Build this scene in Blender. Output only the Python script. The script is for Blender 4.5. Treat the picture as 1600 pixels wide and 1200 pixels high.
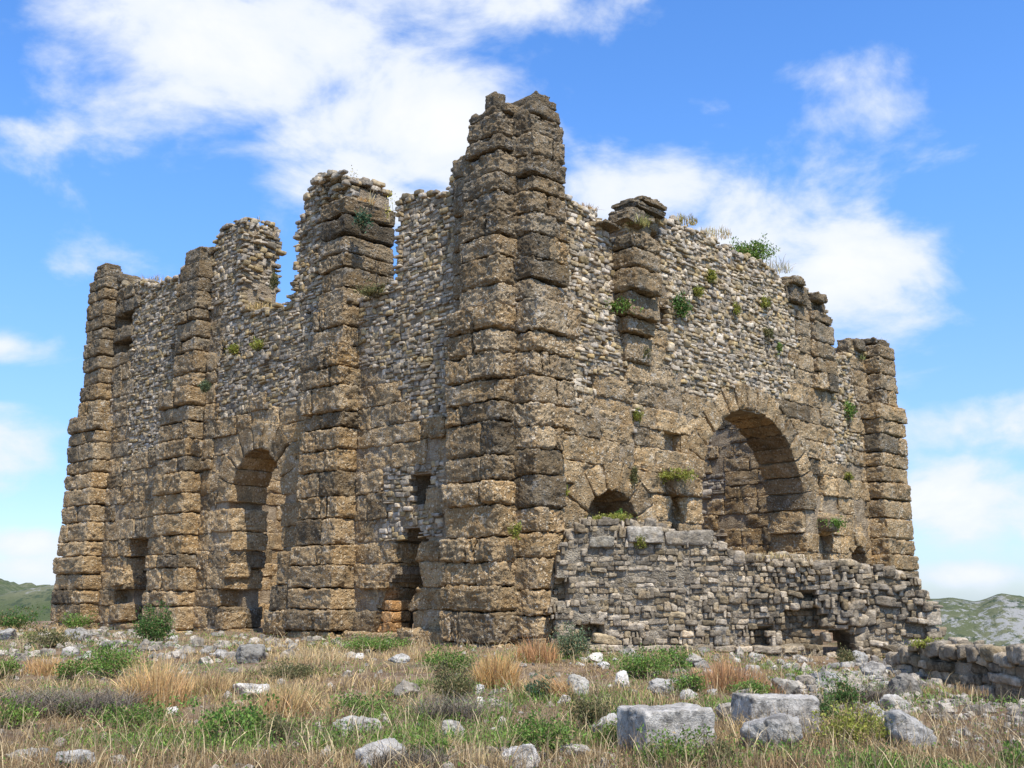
import bpy, math, random
import numpy as np
from math import radians as RAD
for o in list(bpy.data.objects): bpy.data.objects.remove(o)
SC = bpy.context.scene
COL = SC.collection
RNG = np.random.default_rng(11)

# ------------------------------------------------------------------ camera, sun, sky, exposure
CAM_H = 1.2
cd = bpy.data.cameras.new('camera'); cam = bpy.data.objects.new('camera', cd); COL.objects.link(cam)
cam.location = (0, 0, CAM_H); cam.rotation_euler = (RAD(90 + 11.43), 0, 0)
cd.sensor_width = 36; cd.lens = 36.74; cd.clip_start = 0.1; cd.clip_end = 20000
SC.camera = cam
SUN_A, SUN_E = 25.0, 59.0
sd = bpy.data.lights.new('sun', 'SUN'); sun = bpy.data.objects.new('sun', sd); COL.objects.link(sun)
sd.energy = 5.0; sd.angle = RAD(0.53); sd.color = (1.0, 0.95, 0.86)
sun.rotation_euler = (RAD(90 - SUN_E), 0, RAD(SUN_A))
sun.location = (10, -40, 60)
SC.view_settings.view_transform = 'Standard'; SC.view_settings.look = 'None'
SC.view_settings.exposure = 0.08; SC.view_settings.gamma = 1.0


class NT:
    """small helper round a node tree"""
    def __init__(s, tree): s.t = tree; s.t.nodes.clear()
    def n(s, typ, **kw):
        nd = s.t.nodes.new(typ)
        ins = kw.pop('ins', {})
        for k, v in kw.items(): setattr(nd, k, v)
        for k, v in ins.items(): s.set(nd.inputs[k], v)
        return nd
    def set(s, sock, v):
        if isinstance(v, bpy.types.NodeSocket): s.t.links.new(v, sock)
        elif isinstance(v, (tuple, list)) and len(v) == 3 and sock.type == 'RGBA': sock.default_value = (*v, 1)
        else: sock.default_value = v
    def math(s, op, a, b=0.0, c=0.0, clamp=False):
        nd = s.t.nodes.new('ShaderNodeMath'); nd.operation = op; nd.use_clamp = clamp
        for i, v in enumerate((a, b, c)): s.set(nd.inputs[i], v)
        return nd.outputs[0]
    def step(s, x, lo, hi, a=0.0, b=1.0):
        nd = s.t.nodes.new('ShaderNodeMapRange'); nd.interpolation_type = 'SMOOTHSTEP'
        for i, v in enumerate((x, lo, hi, a, b)): s.set(nd.inputs[i], v)
        return nd.outputs[0]
    def mix(s, f, a, b, blend='MIX'):
        nd = s.t.nodes.new('ShaderNodeMix'); nd.data_type = 'RGBA'; nd.blend_type = blend
        s.set(nd.inputs[0], f); s.set(nd.inputs[6], a); s.set(nd.inputs[7], b)
        return nd.outputs[2]
    def noise(s, vec, scale, detail=4.0, rough=0.55, dist=0.0):
        nd = s.n('ShaderNodeTexNoise', ins={'Vector': vec, 'Scale': scale, 'Detail': detail, 'Roughness': rough, 'Distortion': dist})
        return nd.outputs[0]
    def voro(s, vec, scale, feature='F1', out=0):
        nd = s.n('ShaderNodeTexVoronoi', feature=feature, ins={'Vector': vec, 'Scale': scale})
        return nd.outputs[out]
    def bump(s, h, strength, dist, normal=None):
        nd = s.n('ShaderNodeBump', ins={'Height': h, 'Strength': strength, 'Distance': dist})
        if normal is not None: s.set(nd.inputs['Normal'], normal)
        return nd.outputs[0]


world = bpy.data.worlds.new('World'); SC.world = world; world.use_nodes = True
W = NT(world.node_tree)
sky = W.n('ShaderNodeTexSky', sky_type='NISHITA', sun_disc=False, sun_elevation=RAD(SUN_E), sun_rotation=RAD(180 - SUN_A),
          air_density=1.0, dust_density=0.35, ozone_density=2.5, altitude=100)
skyc = W.n('ShaderNodeHueSaturation', ins={'Hue': 0.508, 'Saturation': 1.27, 'Value': 2.7, 'Color': sky.outputs[0]}).outputs[0]
tc = W.n('ShaderNodeTexCoord').outputs['Generated']
sep = W.n('ShaderNodeSeparateXYZ', ins={0: tc})
az = W.math('ARCTAN2', sep.outputs[0], sep.outputs[1])
el = W.math('ARCSINE', sep.outputs[2])
skyc = W.mix(1.0, skyc, W.mix(W.step(el, RAD(-2), RAD(24)), (0.40, 0.48, 0.70), (1, 1, 1)), 'MULTIPLY')
zc = W.math('ADD', W.math('MAXIMUM', sep.outputs[2], 0.0), 0.22)
flat = W.n('ShaderNodeCombineXYZ', ins={0: W.math('DIVIDE', sep.outputs[0], zc), 1: W.math('DIVIDE', sep.outputs[1], zc), 2: 0.0}).outputs[0]
stretch = W.n('ShaderNodeVectorMath', operation='MULTIPLY', ins={0: tc, 1: (1.0, 1.0, 1.7)}).outputs[0]
n1 = W.noise(stretch, 6.5, 10.0, 0.57, 0.25)
n2 = W.noise(flat, 1.6, 8.0, 0.6, 0.6)
# cloud banks of that day: azimuth and elevation of the centre, half extents (degrees), weight
CLOUDS = [(-17, 28.5, 9, 5.5, 1.15), (-22, 33.5, 16, 4.0, 1.0), (-11, 23, 7, 4.5, .95), (-4, 25.5, 6, 4.0, .95), (-8, 20.5, 8, 3.0, .8), (1, 33, 9, 4.0, 1.1),
          (-9, 32, 7, 3.0, .6), (8, 21, 6.0, 3.4, .95), (14, 19, 6.5, 4.2, 1.0), (19, 16.5, 5.5, 5.0, 1.0), (11, 16, 6, 3.5, .9),
          (6, 24.5, 4, 2.0, .5), (17, 27, 7, 1.1, .30), (12, 26, 3, .9, .35), (21, 16, 3, 2, .6), (24, 18.5, 3, 1.2, .4),
          (-26.5, 7.0, 3.8, 2.6, 1.05), (-25, 2.6, 3, 1.0, .95), (-27, 12, 3, 1.0, .7), (-25, 12, 5, 1.2, .5), (24.0, 4.2, 4.0, 2.2, 1.0), (26.5, 8.6, 4, 1.6, .95), (27.5, 3.0, 3, 2.0, .9), (23.5, 1.0, 4, .8, .8), (-24, 2, 9, 2, .55), (-22, 17, 3.5, 1.3, .4), (24, 21, 4, 1.2, .36),
          (60, 30, 24, 14, .8), (-65, 32, 20, 14, .8), (120, 40, 30, 15, .8), (-140, 35, 30, 16, .8), (180, 60, 40, 12, .7)]
acc = None
for a0, e0, sa, se, wt in CLOUDS:
    dx = W.math('DIVIDE', W.math('SUBTRACT', az, RAD(a0)), RAD(sa)); dy = W.math('DIVIDE', W.math('SUBTRACT', el, RAD(e0)), RAD(se))
    r2 = W.math('ADD', W.math('MULTIPLY', dx, dx), W.math('MULTIPLY', dy, dy))
    g = W.math('MULTIPLY', W.math('POWER', 2.718, W.math('MULTIPLY', r2, -0.9)), wt)
    acc = g if acc is None else W.math('MAXIMUM', acc, g)
dens = W.math('ADD', W.math('ADD', acc, W.math('MULTIPLY', W.math('SUBTRACT', n1, 0.5), 2.5)), W.math('MULTIPLY', W.math('SUBTRACT', n2, 0.5), 0.55))
cov = W.math('MULTIPLY', W.step(dens, 0.26, 0.88), 0.95)
hz = W.step(el, RAD(-3), RAD(20), 0.22, 0.0)
thick = W.step(dens, 0.5, 1.4)
cloudc = W.mix(thick, (8.0, 8.7, 9.9), (9.9, 9.95, 10.2))
cl = W.mix(cov, W.mix(hz, skyc, (6.0, 7.6, 10.2)), cloudc)
bg = W.n('ShaderNodeBackground', ins={'Color': cl, 'Strength': 0.1})
W.t.links.new(bg.outputs[0], W.n('ShaderNodeOutputWorld').inputs[0])

# ------------------------------------------------------------------ numeric helpers
def _hash(ix, iy, iz):
    h = (ix.astype(np.uint32) * np.uint32(374761393) + iy.astype(np.uint32) * np.uint32(668265263) + iz.astype(np.uint32) * np.uint32(2246822519))
    h = (h ^ (h >> np.uint32(13))) * np.uint32(1274126177)
    h = h ^ (h >> np.uint32(16))
    return (h & np.uint32(0xFFFF)).astype(np.float32) / 65535.0

def vnoise(p):
    """value noise in [-1, 1] for an (N,3) array"""
    p = np.asarray(p, np.float32)
    i = np.floor(p); f = p - i; i = i.astype(np.int64) & 0xFFFFFF
    f = f * f * (3 - 2 * f)
    x, y, z = i[..., 0], i[..., 1], i[..., 2]; fx, fy, fz = f[..., 0], f[..., 1], f[..., 2]
    def l(a, b, t): return a + (b - a) * t
    c = lambda a, b, d: _hash(x + a, y + b, z + d)
    v = l(l(l(c(0, 0, 0), c(1, 0, 0), fx), l(c(0, 1, 0), c(1, 1, 0), fx), fy),
          l(l(c(0, 0, 1), c(1, 0, 1), fx), l(c(0, 1, 1), c(1, 1, 1), fx), fy), fz)
    return v * 2 - 1

def noise2(x, y, s=0.0):
    x = np.asarray(x, float); y = np.asarray(y, float)
    x, y = np.broadcast_arrays(x, y)
    return vnoise(np.stack([x, y, np.full(x.shape, s)], -1))

def smooth(a, b, x):
    t = np.clip((x - a) / (b - a), 0, 1); return t * t * (3 - 2 * t)

_T = {}
def cube_template(n):
    """surface grid of the cube [-1,1]^3: vertices (V,3) and outward quads (F,4)"""
    if n in _T: return _T[n]
    s = np.linspace(-1, 1, n + 1); s = np.sin(s * math.pi / 2) * 0.5 + s * 0.5
    idx = {}; pts = []
    def vid(i, j, k):
        if (i, j, k) not in idx: idx[(i, j, k)] = len(pts); pts.append((s[i], s[j], s[k]))
        return idx[(i, j, k)]
    F = []
    for a in range(n):
        for b in range(n):
            for w in (0, n):
                q = [(a, b), (a + 1, b), (a + 1, b + 1), (a, b + 1)]
                f = [vid(w, i, j) for i, j in q]; F.append(f if w else f[::-1])
                f = [vid(j, w, i) for i, j in q]; F.append(f if w else f[::-1])
                f = [vid(i, j, w) for i, j in q]; F.append(f if w else f[::-1])
    _T[n] = (np.array(pts, np.float64), np.array(F, np.int32)); return _T[n]

def mesh_object(name, V, F, mat, parent=None, tint=None, smooth_shade=True, loc=None):
    """one mesh object from numpy arrays; F is (F,4) or (F,3); tint an (V,3) colour attribute"""
    me = bpy.data.meshes.new(name)
    V = np.asarray(V, np.float32).reshape(-1, 3); F = np.asarray(F, np.int32); k = F.shape[1]
    if loc is not None: V = V - np.asarray(loc, np.float32)
    me.vertices.add(len(V)); me.vertices.foreach_set('co', V.ravel())
    me.loops.add(F.size); me.loops.foreach_set('vertex_index', F.ravel())
    me.polygons.add(len(F)); me.polygons.foreach_set('loop_start', np.arange(0, F.size, k, dtype=np.int32))
    me.polygons.foreach_set('use_smooth', np.full(len(F), smooth_shade))
    if tint is not None:
        a = me.attributes.new('tint', 'FLOAT_COLOR', 'POINT')
        c = np.ones((len(V), 4), np.float32); c[:, :3] = tint; a.data.foreach_set('color', c.ravel())
    me.update(calc_edges=True)
    me.materials.append(mat)
    o = bpy.data.objects.new(name, me); COL.objects.link(o)
    if loc is not None: o.location = loc
    if parent is not None: o.parent = parent
    return o

def tag(o, label=None, cat=None, group=None, kind=None):
    if label: o['label'] = label
    if cat: o['category'] = cat
    if group: o['group'] = group
    if kind: o['kind'] = kind
    return o

def empty(name, loc=(0, 0, 0)):
    e = bpy.data.objects.new(name, None); e.empty_display_size = .3; COL.objects.link(e); e.location = loc; return e

# ------------------------------------------------------------------ materials
def new_mat(name):
    m = bpy.data.materials.new(name); m.use_nodes = True
    return m, NT(m.node_tree)

def finish(N, color, rough=0.92, normal=None, spec=0.15, trans=None):
    b = N.n('ShaderNodeBsdfPrincipled', ins={'Base Color': color, 'Roughness': rough, 'Specular IOR Level': spec})
    if normal is not None: N.set(b.inputs['Normal'], normal)
    out = N.n('ShaderNodeOutputMaterial')
    if trans:
        t = N.n('ShaderNodeBsdfTranslucent', ins={'Color': color})
        mx = N.n('ShaderNodeMixShader', ins={0: trans, 1: b.outputs[0], 2: t.outputs[0]})
        N.t.links.new(mx.outputs[0], out.inputs[0])
    else: N.t.links.new(b.outputs[0], out.inputs[0])

def conglomerate():
    m, N = new_mat('conglomerate_stone')
    P = N.n('ShaderNodeNewGeometry').outputs['Position']
    tint = N.n('ShaderNodeAttribute', attribute_name='tint').outputs['Color']
    base = N.mix(N.step(N.noise(P, 1.3, 5), .36, .66), (0.300, 0.215, 0.120), (0.45, 0.352, 0.225))
    orange = N.step(N.noise(P, 0.55, 4, .6), .54, .72)
    base = N.mix(N.math('MULTIPLY', orange, .5), base, (0.45, 0.295, 0.125))
    wv = N.n('ShaderNodeVectorMath', operation='SCALE', ins={0: N.n('ShaderNodeTexNoise', ins={'Vector': P, 'Scale': 7.0}).outputs[1]})
    wv.inputs[3].default_value = .12
    wob = N.n('ShaderNodeVectorMath', operation='ADD', ins={0: P, 1: wv.outputs[0]}).outputs[0]
    pc = N.voro(wob, 11.0, out=1); pd = N.voro(wob, 11.0); pd2 = N.voro(wob, 24.0)
    pc2 = N.n('ShaderNodeSeparateColor', ins={0: N.voro(wob, 24.0, out=1)})
    sp = N.n('ShaderNodeSeparateColor', ins={0: pc})
    base = N.mix(N.math('MULTIPLY', N.step(sp.outputs[1], .50, .75), N.math('MULTIPLY', N.step(pd, .55, .2), .8)), base, (0.19, 0.14, 0.085))
    base = N.mix(N.math('MULTIPLY', N.step(sp.outputs[0], .55, .85), N.step(pd, .50, .25)), base, (0.62, 0.55, 0.43))
    base = N.mix(N.math('MULTIPLY', N.step(pc2.outputs[0], .62, .85), N.step(pd2, .50, .25)), base, (0.70, 0.64, 0.53))
    base = N.mix(N.math('MULTIPLY', N.step(pc2.outputs[1], .62, .85), N.math('MULTIPLY', N.step(pd2, .50, .25), .8)), base, (0.14, 0.105, 0.07))
    lich = N.step(N.math('ADD', N.noise(P, 1.5, 6, .65), N.math('MULTIPLY', N.noise(P, 11, 4), .25)), .62, .78)
    base = N.mix(N.math('MULTIPLY', lich, .62), base, (0.16, 0.145, 0.112))
    wl = N.step(N.math('ADD', N.noise(P, 2.4, 5, .7), N.math('MULTIPLY', N.noise(P, 17, 3), .35)), .75, .86)
    base = N.mix(N.math('MULTIPLY', wl, .8), base, (0.56, 0.53, 0.47))
    col = N.mix(1.0, base, tint, 'MULTIPLY')
    h = N.math('ADD', N.math('MULTIPLY', N.step(pd, .05, .5), -.9), N.math('MULTIPLY', N.step(pd2, .05, .5), -.5))
    h = N.math('ADD', h, N.math('MULTIPLY', N.noise(P, 20, 7, .7), 1.5))
    finish(N, col, .95, N.bump(h, .8, .05))
    return m

def limestone(name, lo, hi, warm, patch=.5, bump=.03, sc=1.0):
    m, N = new_mat(name)
    P = N.n('ShaderNodeNewGeometry').outputs['Position']
    tint = N.n('ShaderNodeAttribute', attribute_name='tint').outputs['Color']
    base = N.mix(N.step(N.noise(P, 5 * sc, 6, .65), .35, .68), lo, hi)
    base = N.mix(N.math('MULTIPLY', N.step(N.noise(P, 2.1 * sc, 4), .5, .68), .5), base, warm)
    lich = N.step(N.math('ADD', N.noise(P, 3.3 * sc, 6, .7), N.math('MULTIPLY', N.noise(P, 19 * sc, 4), .25)), .62, .76)
    base = N.mix(N.math('MULTIPLY', lich, patch), base, (0.11, 0.105, 0.095))
    sp = N.step(N.noise(P, 34 * sc, 3), .60, .72)
    base = N.mix(N.math('MULTIPLY', sp, .45), base, (0.14, 0.125, 0.10))
    wl = N.step(N.noise(P, 9 * sc, 5, .7), .62, .74)
    base = N.mix(N.math('MULTIPLY', wl, .5), base, (0.68, 0.66, 0.62))
    col = N.mix(1.0, base, tint, 'MULTIPLY')
    h = N.math('ADD', N.noise(P, 13 * sc, 6, .65), N.math('MULTIPLY', N.noise(P, 55 * sc, 4), .35))
    finish(N, col, .93, N.bump(h, .9, bump))
    return m

def mortar(name='earthy_mortar', lo=(0.24, 0.175, 0.105), hi=(0.40, 0.31, 0.20), peb=(0.50, 0.44, 0.35)):
    m, N = new_mat(name)
    P = N.n('ShaderNodeNewGeometry').outputs['Position']
    base = N.mix(N.step(N.noise(P, 3, 6, .6), .35, .65), lo, hi)
    base = N.mix(N.math('MULTIPLY', N.step(N.voro(P, 22.0), .40, .15), .6), base, peb)
    h = N.math('ADD', N.noise(P, 16, 6, .7), N.math('MULTIPLY', N.voro(P, 22.0), -.5))
    finish(N, base, .97, N.bump(h, 1.0, .06))
    return m

def leafy(name, rough=.6, trans=.3):
    m, N = new_mat(name)
    tint = N.n('ShaderNodeAttribute', attribute_name='tint').outputs['Color']
    finish(N, tint, rough, None, .2, trans)
    return m

def ground_mat():
    m, N = new_mat('dry_soil')
    P = N.n('ShaderNodeNewGeometry').outputs['Position']
    base = N.mix(N.step(N.noise(P, 1.1, 6, .6), .38, .64), (0.155, 0.097, 0.054), (0.30, 0.20, 0.115))
    base = N.mix(N.math('MULTIPLY', N.step(N.noise(P, .45, 5, .6), .50, .68), .6), base, (0.36, 0.275, 0.165))
    base = N.mix(N.math('MULTIPLY', N.step(N.noise(P, .33, 6, .65), .55, .66), .55), base, (0.085, 0.105, 0.04))
    vc = N.n('ShaderNodeSeparateColor', ins={0: N.voro(P, 26.0, out=1)}).outputs[0]
    base = N.mix(N.math('MULTIPLY', N.step(vc, .72, .86), N.step(N.voro(P, 26.0), .5, .3)), base, (0.42, 0.36, 0.29))
    base = N.mix(N.math('MULTIPLY', N.step(N.noise(P, 60, 4), .55, .7), .5), base, (0.30, 0.24, 0.16))
    # beyond the hilltop: green slopes with bushes
    y = N.n('ShaderNodeSeparateXYZ', ins={0: P}).outputs[1]
    far = N.step(N.n('ShaderNodeSeparateXYZ', ins={0: P}).outputs[2], -.9, -2.6)
    g = N.mix(N.step(N.noise(P, .06, 6, .65), .42, .6), (0.07, 0.10, 0.035), (0.17, 0.17, 0.085))
    base = N.mix(far, base, g)
    h = N.math('ADD', N.noise(P, 9, 8, .7), N.math('MULTIPLY', N.voro(P, 26.0), -.35))
    finish(N, base, .97, N.bump(h, 1.0, .07))
    return m

def hill_mat(name, rocky):
    m, N = new_mat(name)
    P = N.n('ShaderNodeNewGeometry').outputs['Position']
    base = N.mix(N.step(N.noise(P, .02, 6, .6), .40, .62), (0.085, 0.105, 0.045), (0.165, 0.165, 0.09))
    base = N.mix(N.step(N.noise(P, .16, 5, .7), .50, .60), base, (0.055, 0.075, 0.04))
    rk = N.step(N.math('ADD', N.math('MULTIPLY', N.noise(P, .02, 3, .5), .8), N.math('MULTIPLY', N.noise(P, .30, 6, .75), .9)), 1.04 - rocky, 1.12 - rocky)
    base = N.mix(rk, base, (0.31, 0.30, 0.27))
    finish(N, base, .97, N.bump(N.noise(P, .35, 8, .7), .7, 2.5))
    return m

M_CON = conglomerate()
M_RUB = limestone('rubble_limestone', (0.30, 0.262, 0.205), (0.53, 0.48, 0.40), (0.42, 0.33, 0.215), .50, .03, 1.3)
M_GREY = limestone('grey_rubble_stone', (0.32, 0.272, 0.20), (0.58, 0.51, 0.40), (0.47, 0.36, 0.225), .72, .06, 1.5)
M_ROCK = limestone('pale_rock', (0.37, 0.34, 0.29), (0.57, 0.535, 0.47), (0.40, 0.35, 0.27), .75, .045, 1.5)
M_MORT = mortar()
M_EARTH = mortar('dark_earth_mortar', (0.20, 0.165, 0.115), (0.37, 0.31, 0.22), (0.50, 0.44, 0.35))
M_LEAF = leafy('leaf')
M_DRY = leafy('dry_grass', .8, .15)
M_TWIG = leafy('twig', .9, 0.0)
M_GND = ground_mat()

# ------------------------------------------------------------------ masonry
class Frame:
    """a wall face: origin, horizontal axis U, outward axis D, up Z"""
    def __init__(s, o, U, D):
        s.o = np.array(o, float); s.U = np.array(U, float); s.D = np.array(D, float); s.Z = np.array([0, 0, 1.])
        s.flip = np.dot(np.cross(s.U, s.Z), s.D) < 0
    def pt(s, u, z, d):
        u = np.asarray(u)[..., None]; z = np.asarray(z)[..., None]; d = np.asarray(d)[..., None]
        return s.o + u * s.U + d * s.D + z * s.Z

class Blocks:
    """collects stones (quad on the wall face, depth range) and turns them into one mesh"""
    def __init__(s, frame, n, style): s.fr = frame; s.n = n; s.style = style; s.q = []; s.d = []; s.r = []; s.t = []
    def add(s, q, d0, d1, r, t):
        s.q.append(q); s.d.append((d0, d1)); s.r.append(r); s.t.append(t)
    def rect(s, u0, u1, z0, z1, d0, d1, r, t, j=0.0):
        k = RNG.uniform(-j, j, 8) if j else np.zeros(8)
        s.add([(u0 + k[0], z0 + k[1]), (u1 + k[2], z0 + k[3]), (u1 + k[4], z1 + k[5]), (u0 + k[6], z1 + k[7])], d0, d1, r, t)
    def arrays(s):
        T, F = cube_template(s.n)
        Q = np.array(s.q, float); D = np.array(s.d, float); R = np.array(s.r, float); t = np.array(s.t, float)
        B = len(Q)
        hu = .25 * (np.abs(Q[:, 1, 0] - Q[:, 0, 0]) + np.abs(Q[:, 2, 0] - Q[:, 3, 0])) + .25 * (np.abs(Q[:, 1, 1] - Q[:, 0, 1]) + np.abs(Q[:, 2, 1] - Q[:, 3, 1])) * 0
        hu = .25 * (np.hypot(*(Q[:, 1] - Q[:, 0]).T) + np.hypot(*(Q[:, 2] - Q[:, 3]).T))
        hz = .25 * (np.hypot(*(Q[:, 3] - Q[:, 0]).T) + np.hypot(*(Q[:, 2] - Q[:, 1]).T))
        hd = .5 * (D[:, 1] - D[:, 0])
        h = np.stack([hu, hz, hd], 1)[:, None, :]
        r = np.minimum(R[:, None], .48 * h.min(2))[:, :, None]
        P = T[None] * h
        q = np.clip(P, -(h - r), h - r); dl = P - q
        L = np.linalg.norm(dl, axis=2, keepdims=True); nr = dl / np.maximum(L, 1e-9)
        P = q + nr * r
        A = P / h; a = (A[..., 0] + 1) / 2; b = (A[..., 1] + 1) / 2
        uz = (Q[:, None, 0] * ((1 - a) * (1 - b))[..., None] + Q[:, None, 1] * (a * (1 - b))[..., None]
              + Q[:, None, 2] * (a * b)[..., None] + Q[:, None, 3] * ((1 - a) * b)[..., None])
        d = D.mean(1)[:, None] + P[..., 2]
        X = s.fr.pt(uz[..., 0], uz[..., 1], d)
        NW = nr[..., 0:1] * s.fr.U + nr[..., 1:2] * s.fr.Z + nr[..., 2:3] * s.fr.D
        off = RNG.uniform(0, 500, (B, 1, 3))
        Y = X + off
        if s.style == 'ashlar':
            # weathered conglomerate: broad wear, pitting, and here and there a crumbled edge
            edge = 1 - np.clip((np.sort(1 - np.abs(A), axis=2)[..., 1] * h.min(2)) / .12, 0, 1)
            w = .020 * vnoise(Y * 1.5) + .024 * vnoise(Y * 4.0) + .026 * vnoise(Y * 9.5) + .026 * vnoise(Y * 17.) + .018 * vnoise(Y * 31.)
            w = w * RNG.uniform(.55, 1.25, (B, 1))
            w = w - .06 * np.clip(vnoise(Y * 2.3 + 40) - .45, 0, 1) * 2.0 - .05 * np.clip(vnoise(Y * 7 + 140) - .35, 0, 1) * 2
            w = w - edge * (.006 + .10 * np.clip(vnoise(Y * 1.9 + 77) - .12, 0, 1))
            sh = .018 * np.stack([vnoise(Y * 3 + 11), vnoise(Y * 3 + 23), vnoise(Y * 3 + 37)], -1)
        else:
            k = np.minimum(1, h.min(2) / .09)
            w = k * (.022 * vnoise(Y * 6) + .016 * vnoise(Y * 14) + .009 * vnoise(Y * 30))
            sh = .012 * k[..., None] * np.stack([vnoise(Y * 5 + 11), vnoise(Y * 5 + 23), vnoise(Y * 5 + 37)], -1)
        X = X + NW * w[..., None] + sh
        V = X.reshape(-1, 3)
        Fa = (F[None] + (np.arange(B) * len(T))[:, None, None]).reshape(-1, 4)
        if s.fr.flip: Fa = Fa[:, ::-1]
        return V, Fa, np.repeat(t, len(T), 0)
    def build(s, name, mat, parent):
        if not s.q: return None
        V, F, t = s.arrays(); return mesh_object(name, V, F, mat, parent, t)

def build_split(bl, name, mat, fix, least=4):
    """one mesh for every connected patch of stones"""
    Q = np.array(bl.q); lo = Q.min(1) - .2; hi = Q.max(1) + .2; n = len(Q); lab = np.full(n, -1); c = 0
    for i in range(n):
        if lab[i] >= 0: continue
        st = [i]; lab[i] = c
        while st:
            k = st.pop(); m = (lab < 0) & (lo[:, 0] < hi[k, 0]) & (hi[:, 0] > lo[k, 0]) & (lo[:, 1] < hi[k, 1]) & (hi[:, 1] > lo[k, 1])
            ids = np.nonzero(m)[0]; lab[ids] = c; st += list(ids)
        c += 1
    big = np.argmax(np.bincount(lab))
    for k in range(c):
        if (lab == k).sum() < least: lab[lab == k] = big
    for k in np.unique(lab):
        b = Blocks(bl.fr, bl.n, bl.style)
        for i in np.nonzero(lab == k)[0]: b.add(bl.q[i], *bl.d[i], bl.r[i], bl.t[i])
        fix(b.build(name, mat, None))

def join(name, mat, parent, *bl):
    Vs, Fs, Ts, o = [], [], [], 0
    for b in bl:
        if not b.q: continue
        V, F, t = b.arrays(); Vs.append(V); Fs.append(F + o); Ts.append(t); o += len(V)
    return mesh_object(name, np.concatenate(Vs), np.concatenate(Fs), mat, parent, np.concatenate(Ts))

def atint(z):
    """stone to stone variation of the conglomerate: grey with lichen high up, ochre near the ground"""
    g = float(np.clip(np.clip((z - 2.5) / 10, 0, 1) * .75 + RNG.uniform(-.25, .3), 0, 1))
    v = RNG.uniform(.80, 1.15) * (1 - .30 * float(smooth(7.5, 12.5, z)))
    if RNG.random() < .09: v *= RNG.uniform(.55, .78); g = min(1, g + .4)
    warm = np.array([1.13, 1.0, .80]); grey = np.array([.84, .845, .84])
    return (warm + (grey - warm) * g) * v

def rtint(gray=0.0):
    v = RNG.choice([RNG.uniform(.5, .8), RNG.uniform(.8, 1.05), RNG.uniform(1.05, 1.45)], p=[.35, .40, .25])
    w = RNG.uniform(0, 1.5) ** 1.5 * (1 - gray) * (1 if v < 1.1 else .4)
    return np.array([1.05 + .09 * w, 1.0, .94 - .19 * w]) * v

RES = .05
class Facade:
    def __init__(s, frame, width, top, thick=1.4, zmax=15.0):
        s.fr = frame; s.w = width; s.th = thick; s.top = top; s.zmax = zmax
        s.open = []      # through openings: f(z) -> (u0,u1) or None
        s.recess = []    # (f, depth)
        s.rings = []
        nu, nz = int(width / RES) + 1, int(zmax / RES) + 1
        s.occ = np.zeros((nu, nz), bool)
    def mark(s, u0, u1, z0, z1):
        a, b, c, d = [int(round(v / RES)) for v in (u0, u1, z0, z1)]
        s.occ[max(a, 0):max(b, 0), max(c, 0):max(d, 0)] = True
    def marked(s, u, z):
        i, j = int(u / RES), int(z / RES)
        return 0 <= i < s.occ.shape[0] and 0 <= j < s.occ.shape[1] and s.occ[i, j]
    def in_open(s, u, z, grow=0.0):
        for f in s.open:
            k = f(z)
            if k and k[0] - grow < u < k[1] + grow: return True
        return False
    def in_rec(s, u, z):
        for f, _ in s.recess:
            k = f(z)
            if k and k[0] < u < k[1]: return True
        return False
    def topz(s, u): return float(np.interp(u, s.top[0], s.top[1])) + .10 * float(noise2(u * 2.3, 3.1)) + .07 * float(noise2(u * 6.1, 9.1))

def rect_hole(u0, u1, z0, z1): return lambda z: (u0, u1) if z0 <= z <= z1 else None
def arch_hole(c, r, spring, z0=0.0, rx=None):
    rx = rx or r
    def f(z):
        if z < z0 or z > spring + r: return None
        if z <= spring: return (c - rx, c + rx)
        k = math.sqrt(max(0, 1 - ((z - spring) / r) ** 2)) * rx
        return (c - k, c + k)
    return f

def cuts_in(ivl, holes, z0, z1):
    """subtract the holes from an interval on the course z0..z1; returns slanted pieces (ua0,ua1,ub0,ub1,edge_left,edge_right)"""
    pieces = [(ivl[0], ivl[0], ivl[1], ivl[1], False, False)]
    zm = .5 * (z0 + z1)
    for f in holes:
        k = f(zm)
        if not k: continue
        kb = f(z0 + .02) or k; kt = f(z1 - .02)
        if kt is None:
            c = .5 * (k[0] + k[1]); kt = (c - .35 * (c - k[0]), c + .35 * (k[1] - c))
        out = []
        for p in pieces:
            if k[1] <= p[0] or k[0] >= p[2]: out.append(p); continue
            if k[0] > p[0] + .12: out.append((p[0], p[1], kb[0], kt[0], p[4], True))
            if k[1] < p[2] - .12: out.append((kb[1], kt[1], p[2], p[3], True, p[5]))
        pieces = out
    return pieces

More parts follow.
